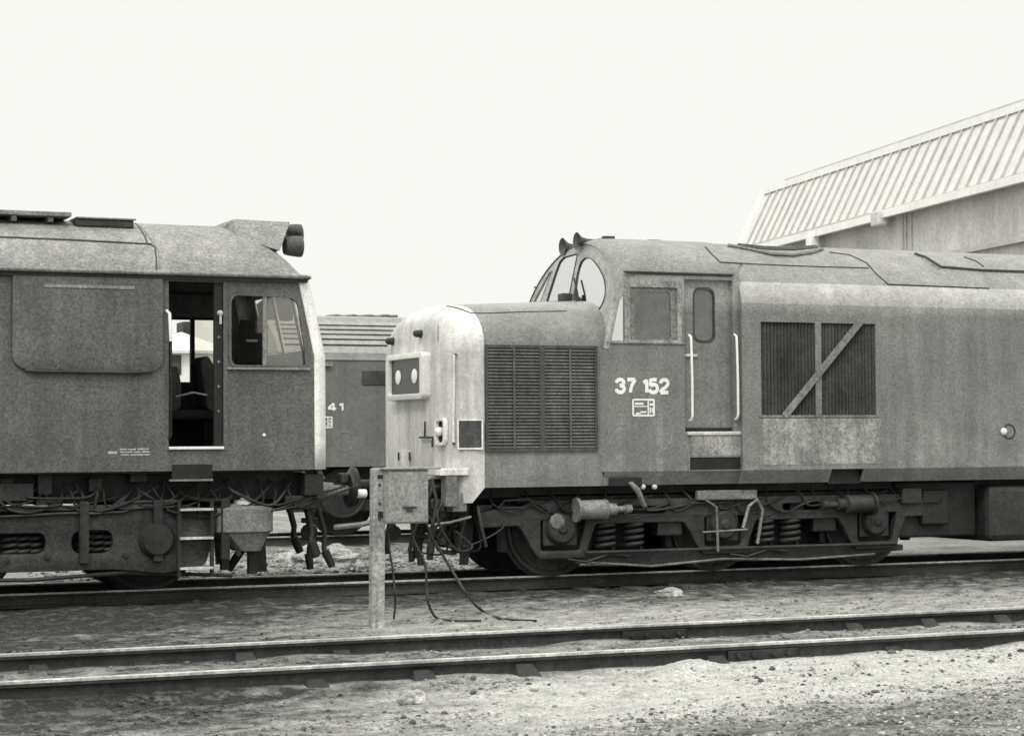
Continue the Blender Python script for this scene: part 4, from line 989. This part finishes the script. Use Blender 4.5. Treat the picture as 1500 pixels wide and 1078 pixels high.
b_ = MB().box((x0f+.3, YF+.25, .42), (x1f-4, YF+.35, .62)); b_.build('bogie_frame', M['frame'], LF, bevel=.02)
MB().tube([at(490, 772, YF+.1), at(530, 768, YF+.1), at(565, 760, YF+.1)], .05, 6).build('brake_rod', M['dust'], LF)
# =================================================================== tracks
RH = .15
def rail_mb(b_, y, z, x0=-70, x1=110):
    prof = [(-.07, -RH), (.07, -RH), (.07, -RH+.012), (.02, -RH+.03), (.009, -RH+.045), (.009, -.042), (.035, -.034), (.036, -.006), (.03, 0), (-.03, 0), (-.036, -.006), (-.035, -.034), (-.009, -.042), (-.009, -RH+.045), (-.02, -RH+.03), (-.07, -RH+.012)]
    n = 40
    b_.loft([[(x0+(x1-x0)*k/n, y+u, z+v) for u, v in prof] for k in range(n+1)])
ZN = .20
YN1 = (atz(0, 958, ZN).y + atz(1500, 889, ZN).y)/2; YN0 = (atz(0, 1003, ZN).y + atz(1500, 918, ZN).y)/2
YT = YF+1.35
def track(yc, g, z, label, xs, group='railway tracks in the yard', sleepers=True, y0=None, y1=None):
    t = thing('railway_track', (0, yc, z), label, 'railway track', group)
    for y in ((yc-g/2, yc+g/2)):
        b_ = MB(); rail_mb(b_, y, z); r_ = b_.build('rail', M['rust'], t)
        if abs(z-ZN) < .01:   # chairs holding the rail, half buried, and one pair of fishplates
            c0 = None
            for k, x in enumerate(xs):
                if c0 is None:
                    c0 = MB().loft([[(x-.09, y-.15, z-RH-.01), (x+.09, y-.15, z-RH-.01), (x+.09, y+.15, z-RH-.01), (x-.09, y+.15, z-RH-.01)], [(x-.085, y-.14, z-RH+.025), (x+.085, y-.14, z-RH+.025), (x+.085, y+.14, z-RH+.025), (x-.085, y+.14, z-RH+.025)], [(x-.06, y-.045, z-.05), (x+.06, y-.045, z-.05), (x+.06, y+.045, z-.05), (x-.06, y+.045, z-.05)]]).build('rail_chair', M['rust'], r_, bevel=.01); xc0 = x
                else:
                    o = c0.copy(); COL.objects.link(o); o.parent = r_; o.location.x = x-xc0; o.location.z = -random.random()*.07
            xj = 7.3
            MB().box((xj-.28, y-.034, z-.115), (xj+.28, y+.034, z-.04)).build('fishplate', M['grime'], r_, bevel=.008)
            for q in (-.2, -.08, .08, .2): MB().lathe((xj+q, y-.034, z-.078), (0, -1, 0), [(0, .02), (.02, .018), (.022, 0)], 6).build('fishplate_bolt', M['rust'], r_)
        bt = MB().box((-70, y-.0375, z-.013), (110, y+.0375, z+.003)); bt.build('running_surface', M['railtop'], r_)
    if sleepers:
        random.seed(11)
        b0 = MB().box((-.125, yc-1.27, z-RH-.14), (.125, yc+1.27, z-RH-.004)).build('sleeper', M['wood'], t, bevel=.015)
        for k, x in enumerate(xs):
            o = b0 if k == 0 else b0.copy()
            if k: COL.objects.link(o); o.parent = t
            o.location = (x+random.uniform(-.04, .04), random.uniform(-.03, .03), random.uniform(-.02, .003)); o.rotation_euler.z = random.uniform(-.02, .02)
    return t
track(0, 1.505, 0, 'railway track carrying the two nearer locomotives nose to nose', [1.5+.7*k for k in range(28)])
track((YN0+YN1)/2, YN1-YN0, ZN, 'empty half buried railway track in the foreground', [-1.0+.72*k for k in range(28)])
track(YT, 1.505, 0, 'railway track under the ribbed roof locomotive behind', [6+.7*k for k in range(18)])

# =================================================================== ground, one sheet
def sm(a, b_, x):
    t = max(0, min(1, (x-a)/(b_-a))); return t*t*(3-2*t)
YM = (YN0+YN1)/2
def ground_z(x, y):
    right = sm(1.5, 8.5, x)
    z = -.165
    near = sm(-4.2, YN1+.15, y) if True else 0
    near = sm(4.2, -YN1-.15, -y)
    z = z*(1-near) + (ZN-RH+.03)*near
    inn = sm(YN0-.1, YN0+.25, y)*(1-sm(YN1-.3, YN1, y))
    z += .012*inn
    fr = 1-sm(YN0-.30, YN0-.02, y)
    z = z*(1-fr) + (.02+.075*right)*fr
    far = sm(2.4, 6, y); z = z*(1-far) + -.17*far
    amp = .02 + .02*near
    n = noise.noise(Vector((x*.55, y*.55, 0)))*.035 + noise.noise(Vector((x*1.7, y*1.7, 3)))*.026 + noise.noise(Vector((x*5, y*5, 7)))*.016 + noise.noise(Vector((x*13, y*13, 1)))*.010
    # heaped spoil along the front of the near rail
    n += .055*max(0, noise.noise(Vector((x*.9, 2.3, 5)))+.15)*math.exp(-((y-(YN0-.5))/.28)**2)*(.6+.4*right)
    for (mx, my, mh, mr) in ((MND.x, YN0-.42, .09, .22),):
        n += mh*math.exp(-((x-mx)**2+(y-my)**2)/mr**2)
    # keep the ballast off the running surfaces
    for yr, zr in ((YN0, ZN), (YN1, ZN), (-.75, 0), (.75, 0), (YT-.75, 0), (YT+.75, 0)):
        d = abs(y-yr)
        if d < .22: 
            k = 1-sm(.05, .22, d)
            n = n*(1-k*.6) + k*.05*max(0, noise.noise(Vector((x*1.3, yr*3, 6)))); z = min(z, zr-.055) if d < .12 else z
            n = min(n, zr-.012-z) if d < .14 else n
    if abs(x) > 60 or y > 60: n *= .2
    return z + n
MND = atz(925, 962, .1)
def graded(a, b_, step, lo, hi, grow=1.18):
    v = []; x = a
    while x <= b_+1e-6: v.append(x); x += step
    s = step; x = a; pre = []
    while x > lo: s *= grow; x -= s; pre.append(max(x, lo))
    s = step; x = v[-1]; post = []
    while x < hi: s *= grow; x += s; post.append(min(x, hi))
    return list(reversed(pre)) + v + post
gx = graded(.5, 18.5, .055, -1500, 1500); gy = graded(-15.0, -1.6, .04, -120, 2500, 1.12)
# finer step under the locomotives and between the tracks behind
nx, ny = len(gx), len(gy)
verts = [(x, y, ground_z(x, y)) for y in gy for x in gx]
faces = [(j*nx+i, j*nx+i+1, (j+1)*nx+i+1, (j+1)*nx+i) for j in range(ny-1) for i in range(nx-1)]
me = bpy.data.meshes.new('ground'); me.from_pydata(verts, [], faces); me.update()
col = me.attributes.new('soil_and_shade', 'FLOAT', 'POINT')
def soil_and_shade(x, y):
    """0 oily dark ballast and painted shade .. 1 pale dry sand"""
    n = noise.noise(Vector((x*.45, y*1.3, 4)))*.9 + noise.noise(Vector((x*1.6, y*3.2, 8)))*.55
    n2 = noise.noise(Vector((x*4, y*7, 2)))*.35
    right = sm(2.0, 6.0, x - (y+9)*-.25)
    if y < YN0:
        v = .37 + .57*sm(2.4, 5.4, x+(y-YN0)*.25) + n*.10
        # dark gravel band close to the camera, and rail shade painted as a broken dark strip
        v -= .62*(1-sm(-13.7, -12.9, y+.28*noise.noise(Vector((x*.8, 0, 9)))-.16*(x-5)))*sm(4.2, 5.4, x)
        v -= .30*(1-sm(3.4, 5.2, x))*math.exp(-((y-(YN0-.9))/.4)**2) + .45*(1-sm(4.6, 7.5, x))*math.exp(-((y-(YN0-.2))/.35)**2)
    elif y < YN1: v = .16 + .22*sm(2, 7, x) + n*.22
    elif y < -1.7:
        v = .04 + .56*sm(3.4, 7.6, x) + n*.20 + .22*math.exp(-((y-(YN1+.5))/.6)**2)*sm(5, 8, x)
        v -= .42*sm(-4.6, -2.2, y)  # darker towards the locomotives: oily ballast plus their shade put in
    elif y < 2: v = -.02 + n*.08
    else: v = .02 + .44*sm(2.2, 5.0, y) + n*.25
    return max(0, min(1, v + n2))
col.data.foreach_set('value', [soil_and_shade(v[0], v[1]) if abs(v[0]) < 60 and -30 < v[1] < 60 else .5 for v in verts])
me.shade_smooth()
gm, nt, b = new_mat('yard_ground')
tc = nt.add('ShaderNodeTexCoord').outputs['Object']
at_ = nt.add('ShaderNodeAttribute', attribute_name='soil_and_shade')
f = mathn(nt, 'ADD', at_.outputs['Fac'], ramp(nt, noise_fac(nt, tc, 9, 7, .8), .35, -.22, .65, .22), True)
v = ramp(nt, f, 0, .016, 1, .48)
sp = ramp(nt, noise_fac(nt, tc, 42, 5, .85), .38, .55, .62, 1.3)
v = mathn(nt, 'MULTIPLY', v, sp)
vor = nt.add('ShaderNodeTexVoronoi', Scale=28.0); nt.link(tc, vor.inputs['Vector'])
pe = ramp(nt, vor.outputs['Distance'], .05, .72, .35, 1.06)
v = mathn(nt, 'MULTIPLY', v, pe)
mx = nt.add('ShaderNodeVectorMath', operation='SCALE'); mx.inputs[0].default_value = (TINT[0], TINT[1], TINT[2]-.02); nt.link(v, mx.inputs['Scale'])
nt.link(mx.outputs[0], b.inputs['Base Color']); b.inputs['Roughness'].default_value = .95
bp = nt.add('ShaderNodeBump', Strength=.8, Distance=.03)
nt.link(mathn(nt, 'ADD', noise_fac(nt, tc, 24, 5, .7), mathn(nt, 'MULTIPLY', vor.outputs['Distance'], .7)), bp.inputs['Height']); nt.link(bp.outputs[0], b.inputs['Normal'])
me.materials.append(gm)
go = bpy.data.objects.new('ground', me); COL.objects.link(go); go['kind'] = 'structure'

# loose stones: one mass nobody could count
ICO = bmesh.new(); bmesh.ops.create_icosphere(ICO, subdivisions=1, radius=1.0)
IV = [v.co.copy() for v in ICO.verts]; IFc = [[v.index for v in f.verts] for f in ICO.faces]; ICO.free()
def stones(name, spots, mat):
    V, Fc, C = [], [], []
    for (x, y, z, r, br) in spots:
        rot = Matrix.Rotation(random.uniform(0, 6.28), 3, 'Z') @ Matrix.Rotation(random.uniform(-.6, .6), 3, 'X')
        sc = (r*random.uniform(.7, 1.3), r*random.uniform(.6, 1.1), r*random.uniform(.4, .8)); b0 = len(V)
        for v in IV:
            q = rot @ Vector((v.x*sc[0]*random.uniform(.7, 1.2), v.y*sc[1]*random.uniform(.7, 1.2), v.z*sc[2]*random.uniform(.8, 1.15)))
            V.append((x+q.x, y+q.y, z+q.z+r*.15)); C.append(br)
        Fc += [[b0+i for i in f] for f in IFc]
    m_ = bpy.data.meshes.new(name); m_.from_pydata(V, [], Fc); m_.update()
    a = m_.attributes.new('tone', 'FLOAT', 'POINT'); a.data.foreach_set('value', C)
    m_.materials.append(mat); o = bpy.data.objects.new(name, m_); COL.objects.link(o); o['kind'] = 'stuff'; return o
sm_, nt, b = new_mat('gravel_stone')
tc = nt.add('ShaderNodeTexCoord').outputs['Object']
a_ = nt.add('ShaderNodeAttribute', attribute_name='tone')
v = mathn(nt, 'MULTIPLY', a_.outputs['Fac'], ramp(nt, noise_fac(nt, tc, 30, 3, .7), .3, .7, .7, 1.3))
mx = nt.add('ShaderNodeVectorMath', operation='SCALE'); mx.inputs[0].default_value = TINT; nt.link(v, mx.inputs['Scale'])
nt.link(mx.outputs[0], b.inputs['Base Color']); b.inputs['Roughness'].default_value = .9
random.seed(21)
spots = []
def scatter(n, x0, x1, y0, y1, rlo, rhi, dens, tone):
    k = 0; tries = 0
    while k < n and tries < n*30:
        tries += 1
        x, y = random.uniform(x0, x1), random.uniform(y0, y1)
        if any(abs(y-yr) < .10 for yr in (YN0, YN1, -.75, .75)): continue
        if random.random() > dens(x, y): continue
        r = rlo + (rhi-rlo)*random.random()**3
        spots.append((x, y, ground_z(x, y), r, max(.03, tone(x, y)*random.uniform(.5, 1.5)))); k += 1
cl = lambda x, y: sm(-.1, .35, noise.noise(Vector((x*1.1, y*1.5, 12))))
tn = lambda x, y: .022 + .36*soil_and_shade(x, y)
scatter(7000, 2.0, 11, -13.5, YN0-.05, .003, .008, lambda x, y: 1, tn)
fg = lambda x, y: sm(12.6, 13.3, -(y + .28*noise.noise(Vector((x*.8, 0, 9))) - .16*(x-5)))*sm(4.0, 5.4, x)
scatter(9000, 3.5, 9.5, -15.0, -11.6, .004, .019, lambda x, y: fg(x, y), lambda x, y: random.choice((.08, .14, .2, .26, .33)))
scatter(4200, 1.0, 10, -13.5, YN0-.05, .005, .022, lambda x, y: .12 + .9*cl(x, y)*(1-.75*sm(4.6, 6.6, x)), tn)
scatter(170, 4.0, 11, -13.0, YN0-.1, .008, .035, lambda x, y: cl(x, y), lambda x, y: .09)
scatter(2200, 1.5, 13, YN0, YN1, .006, .026, lambda x, y: .15+.8*cl(x, y), tn)
scatter(5500, 2, 17, YN1, -1.0, .006, .028, lambda x, y: .2+.8*cl(x, y), tn)
scatter(1500, 2.5, 18, -1.0, 1.6, .012, .05, lambda x, y: 1, tn)
scatter(5200, 5, 17, 1.6, 9.0, .015, .06, lambda x, y: .4+.6*cl(x, y), tn)
go2 = stones('loose_stones', spots, sm_)
spots = []

# single stones one can point to
def rock(px, py, r, label, flat=.6, seed=1):
    p = atz(px, py, -.1)
    for _ in range(6): p = atz(px, py, ground_z(p.x, p.y))
    random.seed(seed); b_ = MB(); bmesh.ops.create_icosphere(b_.bm, subdivisions=3, radius=r)
    for v in b_.bm.verts:
        n = noise.noise(v.co*(1.6/r)+Vector((seed, 0, 0)))*.4 + noise.noise(v.co*(5/r))*.12
        v.co = Vector((v.co.x*(1.35+n), v.co.y*(.9+n), v.co.z*flat*(1+n)))
        v.co += Vector((p.x, p.y, ground_z(p.x, p.y)+r*flat*.45))
    o = b_.build('stone', M['stone'], loc=(p.x, p.y, p.z)); tag(o, label, 'stone', 'larger stones on the yard ground')
rock(981, 874, .13, 'pale broken stone beside the leading wheels of the nose fronted locomotive', .5, 3)
rock(605, 1030, .07, 'squarish dark stone at the edge of the pale foreground sand', .8, 5)
# heap of pale spoil showing behind the left locomotive's buffers
for (px, py, r, lb, sd) in ((468, 793, .42, 'low pale rubble heap on the far side between the locomotives', 4),):
    p = at(px, py, 6.0)
    b_ = MB(); bmesh.ops.create_icosphere(b_.bm, subdivisions=4, radius=1)
    for v in b_.bm.verts:
        n = noise.noise(v.co*2.2)*.3 + noise.noise(v.co*6)*.12
        v.co = Vector((v.co.x*.62*(1+n), v.co.y*.5*(1+n), max(-.1, v.co.z)*.24*(1+n*1.5)))+Vector((p.x, 6.0, -.17))
    o = b_.build('rubble_heap', M['stone'], loc=(p.x, 6.0, -.17)); tag(o, lb, 'rubble heap')

# =================================================================== post with its cabinet
pb = atz(551, 911, -.12)
PX, PY = pb.x, pb.y
PG = ground_z(PX, PY)
post = thing('post', (PX, PY, PG), 'pitted square post between the tracks carrying a grey junction cabinet', 'post')
ptop = at(553, 686, PY); zt4 = ptop.z
b_ = MB(); hwp = .058
rings = []
for k in range(13):
    t = k/12; z = PG-.3+(zt4-PG+.3)*t; w = hwp*(1.12-.1*t)+noise.noise(Vector((t*7, 1, 1)))*.004; dx = (ptop.x-PX)*t
    rings.append([(PX+dx-w, PY-w, z), (PX+dx+w, PY-w, z), (PX+dx+w, PY+w, z), (PX+dx-w, PY+w, z)])
b_.loft(rings); ps = b_.build('shaft', M['post'], post, bevel=.012)
for py in (710, 737, 760):
    p = at(556, py, PY-hwp-.004); MB().lathe(p+Vector((0, .01, 0)), (0, -1, 0), [(0, .016), (.02, .014), (.022, 0)], 8).build('bolt', M['grille'], post)
c0 = at(566, 688, PY-.16); c1 = at(628, 766, PY-.16)
bx = MB().box((c0.x, PY-.16, c1.z), (c1.x, PY+.14, c0.z)).build('cabinet', M['cab_box'], post, bevel=.012)
MB().box((c0.x-.03, PY-.19, c0.z), (c1.x+.12, PY+.17, c0.z+.02)).build('cabinet_hood', M['cab_box'], bx, bevel=.005)
MB().box((c0.x+.015, PY-.172, c1.z+.015), (c1.x-.015, PY-.158, c0.z-.02)).build('cabinet_door', M['cab_box'], bx, bevel=.004)
p = at(600, 744, PY-.18); MB().box((p.x-.07, PY-.19, p.z+.0), (p.x+.07, PY-.17, p.z+.016)).box((p.x-.03, PY-.185, p.z-.035), (p.x+.03, PY-.17, p.z)).build('hasp', M['seam'], bx)
MB().box((PX-.0, PY-.06, c1.z+.05), (c0.x+.02, PY+.04, c1.z+.12)).box((PX-.0, PY-.06, c0.z-.12), (c0.x+.02, PY+.04, c0.z-.05)).build('cabinet_bracket', M['grime'], post)

# loose cables from the cabinet to the ground
def cable(pts, r, label, Yc=None):
    P = []
    for (px, py, mode) in pts:
        if mode == 'g':
            p = atz(px, py, -.1)
            for _ in range(6): p = atz(px, py, ground_z(p.x, p.y)+r*.8)
        else: p = at(px, py, mode)
        P.append(p)
    # smooth course
    Q = []
    for i in range(len(P)-1):
        p0, p1, p2, p3 = P[max(i-1, 0)], P[i], P[i+1], P[min(i+2, len(P)-1)]
        for k in range(8):
            t = k/8
            Q.append(.5*((2*p1)+(p2-p0)*t+(2*p0-5*p1+4*p2-p3)*t*t+(3*p1-p0-3*p2+p3)*t**3))
    Q.append(P[-1])
    o = MB().tube(Q, r, 8).build('cable', M['rubber'], loc=tuple(Q[0]), smooth=60); tag(o, label, 'cable', 'black cables hanging to the ground')
cable([(602, 760, PY+.0), (606, 790, PY-.02), (622, 825, PY-.05), (625, 862, PY-.08), (628, 885, PY-.1), (640, 905, 'g'), (665, 909, 'g'), (705, 909, 'g')], .013, 'black cable dropping straight from the cabinet and curling onto the ground')
cable([(622, 760, PY+.05), (634, 790, PY+.1), (650, 815, PY+.1), (668, 845, PY), (685, 872, PY-.2), (705, 893, 'g'), (735, 906, 'g'), (785, 909, 'g')], .014, 'black cable sagging away to the right of the cabinet along the ground')
cable([(568, 766, PY+.02), (570, 800, PY), (576, 840, PY-.02), (579, 880, PY-.02), (577, 905, 'g')], .011, 'short black cable hanging close beside the post')

# =================================================================== shed at the right
H0 = 40*3000/2500
SA = R(9.6); sdir = Vector((math.sin(SA), math.cos(SA), 0)); sper = Vector((math.cos(SA), -math.sin(SA), 0))
e1 = CAM + ray(1500, 255)/F*48; zE = e1.z
tt = ray(1132, 352); 
def on_eave(px, py):  # nearest point of the eave line at height zE
    return atz(px, py, zE)
e0 = on_eave(1132, 352)
sd3 = (e0-e1); sd3.z = 0; sdir = sd3.normalized(); sper = Vector((sdir.y, -sdir.x, 0))
far = e1 + sdir*((e0-e1).length + 4.0); near = e1 - sdir*14
def Sp(a, q, z):   # along the wall from e1, outward to the right, height
    p = e1 + sdir*a + sper*q; return Vector((p.x, p.y, z))
def solve_px(px, py, a):   # point of the cross plane at distance a along the wall
    d = ray(px, py); o = Sp(a, 0, 0); t = (o-CAM).dot(sdir)/d.dot(sdir); p = CAM+d*t
    return (p-e1).dot(sper), p.z
L1 = (e0-e1).length
# far end of the roof from the verge foot, seen just above the locomotive's roof
def a_of(px, py):
    p = atz(px, py, zE); return (p-e1).dot(sdir)
LF_ = a_of(1083, 365)
rq, rz = solve_px(1120, 279, LF_)
rq2, rz2 = solve_px(1500, 151, 0.0)
print('shed', e1, zE, L1, LF_, rq, rz, rq2, rz2)
rzA = (rz+rz2)/2; rqA = max(.5, rq)
N0 = -16.0
shed = thing('shed', tuple(Sp(LF_/2, 3, 0)), 'large pale shed with steep ribbed roof cladding and stained grey wall behind the right locomotive', 'shed')
def slab(b_, pts, th, n):
    b_.loft([pts, [Vector(p)+Vector(n)*th for p in pts]])
nrm = (sper*(-(rzA-zE)) + Vector((0, 0, rqA))).normalized()
b_ = MB(); slab(b_, [Sp(N0, 0, zE), Sp(LF_, 0, zE), Sp(LF_, rqA, rzA), Sp(N0, rqA, rzA)], -.12, nrm); rfs = b_.build('roof_cladding', M['shedroof'], shed)
b_ = MB(); k = 0; a = LF_-.05
while a > N0:
    u = (sper*rqA + Vector((0, 0, rzA-zE)))
    c = (Sp(a, 0, zE)+Sp(a, rqA, rzA))/2 + nrm*.02
    b_.obox(c, sdir*.032, u*.495, nrm*.04); a -= .62
b_.build('cladding_ribs', M['shedrib'], rfs)  # line shadows of the ribs put into the grey of the strips
b_ = MB(); b_.obox((Sp(LF_, rqA/2, (zE+rzA)/2)) + nrm*.03, sdir*.12, (sper*rqA+Vector((0, 0, rzA-zE)))*.5, nrm*.08); b_.build('verge_trim', M['fascia'], shed)
b_ = MB(); b_.obox((Sp(N0, rqA+.05, rzA+.09)+Sp(LF_, rqA+.05, rzA+.09))/2, sdir*((LF_-N0)/2+.1), sper*.12, Vector((0, 0, .10))); b_.build('ridge_flashing', M['fascia'], shed)
b_ = MB(); b_.obox((Sp(N0, rqA+.25, rzA+.24)+Sp(LF_-1.5, rqA+.25, rzA+.24))/2, sdir*((LF_-1.5-N0)/2), sper*.15, Vector((0, 0, .06))); b_.build('ridge_capping', M['shedrib'], shed)
b_ = MB(); slab(b_, [Sp(N0, rqA+.1, rzA), Sp(LF_, rqA+.1, rzA), Sp(LF_, rqA+14, rzA+1.2), Sp(N0, rqA+14, rzA+1.2)], -.1, Vector((0, 0, 1))); b_.build('upper_roof', M['shedroof'], shed)
# eaves: a white fascia in two runs that step at a bracket
aj = a_of(1296, 309)
b_ = MB(); b_.obox((Sp(aj+.3, -.12, zE-.16)+Sp(LF_-1.0, -.12, zE-.16))/2, sdir*((LF_-1.0-aj-.3)/2), sper*.07, Vector((0, 0, .10))); b_.build('eaves_fascia', M['fascia'], shed)
b_ = MB(); b_.obox((Sp(N0, -.12, zE-.12)+Sp(aj-.3, -.12, zE-.12))/2, sdir*((aj-.3-N0)/2), sper*.07, Vector((0, 0, .10))); b_.build('eaves_fascia', M['fascia'], shed)
b_ = MB(); b_.obox((Sp(N0, -.05, zE-.01)+Sp(LF_, -.05, zE-.01))/2, sdir*((LF_-N0)/2), sper*.06, Vector((0, 0, .03))); b_.build('gutter', M['shedrib'], shed)
b_ = MB(); b_.obox(Sp(aj, -.15, zE-.22), sdir*.28, sper*.14, Vector((0, 0, .2))); b_.build('rainwater_head', M['shedwall'], shed, bevel=.04)
b_ = MB(); b_.obox(Sp(a_of(1200, 335), -.15, zE-.45), sdir*.2, sper*.14, Vector((0, 0, .25))); b_.build('rainwater_head', M['fascia'], shed, bevel=.04)
# wall
zlow = at(1500, 351, 0); 
wl = Sp(0, .25, 0); d = ray(1500, 351); t = (Sp(0, .25, 0)-CAM).dot(sper)/d.dot(sper); zW = (CAM+d*t).z
b_ = MB(); b_.loft([[Sp(N0, .20, zW), Sp(LF_, .20, zW), Sp(LF_, .5, zW), Sp(N0, .5, zW)], [Sp(N0, .20, zE), Sp(LF_, .20, zE), Sp(LF_, .5, zE), Sp(N0, .5, zE)]]); b_.build('upper_wall', M['shedwall'], shed)
b_ = MB(); b_.loft([[Sp(N0, .30, -.2), Sp(LF_, .30, -.2), Sp(LF_, .6, -.2), Sp(N0, .6, -.2)], [Sp(N0, .30, zW), Sp(LF_, .30, zW), Sp(LF_, .6, zW), Sp(N0, .6, zW)]]); b_.build('lower_wall', paint('pale_wall_render', .55, .12, .15, .1, .9, .2, scale=.5), shed)
b_ = MB(); b_.obox((Sp(N0, .2, zW)+Sp(LF_, .2, zW))/2, sdir*((LF_-N0)/2), sper*.06, Vector((0, 0, .06))); b_.build('wall_ledge', M['shedrib'], shed)
b_ = MB()
for px in (1316, 1412, 1258):
    aa = a_of(px, 303); b_.obox(Sp(aa, .19, (zE+zW)/2), sdir*.03, sper*.03, Vector((0, 0, (zE-zW)/2-.1)))
b_.build('panel_joint', M['shedrib'], shed)
b_ = MB(); b_.loft([[Sp(LF_, .5, -.2), Sp(LF_, 14, -.2), Sp(LF_-.3, 14, -.2), Sp(LF_-.3, .5, -.2)], [Sp(LF_, .5, zE), Sp(LF_, 14, zE), Sp(LF_-.3, 14, zE), Sp(LF_-.3, .5, zE)], [Sp(LF_, rqA+.2, rzA), Sp(LF_, 14, rzA+1), Sp(LF_-.3, 14, rzA+1), Sp(LF_-.3, rqA+.2, rzA)]]); b_.build('gable_wall', M['shedwall'], shed)

# =================================================================== house far behind, seen through the open cab door
YH = 48.0
hx0 = at(205, 500, YH).x; hx1 = at(345, 500, YH).x; zeH = at(258, 513, YH).z; zrH = at(276, 486, YH+3).z
house = thing('house', ((hx0+hx1)/2, YH+3, -.17), 'white house with grey pitched roof and dark chimney beyond the open cab door', 'house')
MB().box((hx0+.3, YH+.3, -.3), (hx1-.3, YH+7, zeH)).build('wall', M['white'], house)
b_ = MB(); xr0 = at(272, 486, YH+3).x
b_.loft([[(hx0, YH, zeH-.1), (hx1, YH, zeH-.1), (hx1, YH+7.3, zeH-.1), (hx0, YH+7.3, zeH-.1)], [(hx0, YH, zeH), (hx1, YH, zeH), (hx1, YH+7.3, zeH), (hx0, YH+7.3, zeH)], [(xr0-.1, YH+3.2, zrH), (hx1-1.2, YH+3.2, zrH), (hx1-1.2, YH+4.0, zrH), (xr0-.1, YH+4.0, zrH)]])
ro = b_.build('roof', paint('slate_roof', .66, .1, .05, .12, .8), house)
p = at(268, 487, YH+3.2); p2 = at(280, 471, YH+3.2); MB().box((p.x, YH+3.2, zrH-1.0), (p2.x, YH+4.2, p2.z)).build('chimney', M['frame'], ro, bevel=.05)
p = at(251, 520, YH+.3); MB().box((p.x-.25, YH+.26, p.z-.7), (p.x+.35, YH+.32, p.z+.0)).build('window', M['grille'], house)

# =================================================================== sky and light
ZENITH = 2.5
w = bpy.data.worlds.new('World'); scene.world = w; w.use_nodes = True
nt = NT(w); nt.n.clear()
out = nt.add('ShaderNodeOutputWorld'); bg = nt.add('ShaderNodeBackground')
sky = nt.add('ShaderNodeTexSky', sky_type='NISHITA', sun_disc=False)
SUN_EL, SUN_AZ = R(48), R(222)   # compass angle of the sun, from +Y clockwise
sky.sun_elevation = SUN_EL; sky.sun_rotation = SUN_AZ; sky.dust_density = 4.0; sky.air_density = 1.5
bw = nt.add('ShaderNodeRGBToBW'); nt.link(sky.outputs[0], bw.inputs[0])
# overcast: a white cloud deck with only a little of the clear sky's gradient in it
clr = ramp(nt, bw.outputs[0], 0.0, 9.4, 14.0, 9.6)
gtc = nt.add('ShaderNodeTexCoord'); sx = nt.add('ShaderNodeSeparateXYZ'); nt.link(gtc.outputs['Generated'], sx.inputs[0])
cl_ = mathn(nt, 'MULTIPLY', clr, ramp(nt, sx.outputs['Z'], .22, 1.0, 1.0, ZENITH))
mx = nt.add('ShaderNodeVectorMath', operation='SCALE'); mx.inputs[0].default_value = (1.0, 1.006, .955); nt.link(cl_, mx.inputs['Scale'])
nt.link(mx.outputs[0], bg.inputs[0]); bg.inputs[1].default_value = .1
nt.link(bg.outputs[0], out.inputs[0])
sl = bpy.data.lights.new('sun', 'SUN'); sl.energy = 1.3; sl.angle = R(14); sl.color = (1, .985, .95)
so_ = bpy.data.objects.new('sun', sl); COL.objects.link(so_)
sdv = Vector((math.sin(SUN_AZ)*math.cos(SUN_EL), math.cos(SUN_AZ)*math.cos(SUN_EL), math.sin(SUN_EL)))
so_.rotation_euler = sdv.to_track_quat('Z', 'Y').to_euler()
scene.view_settings.view_transform = 'Standard'; scene.view_settings.look = 'None'; scene.view_settings.exposure = 0; scene.view_settings.gamma = 1
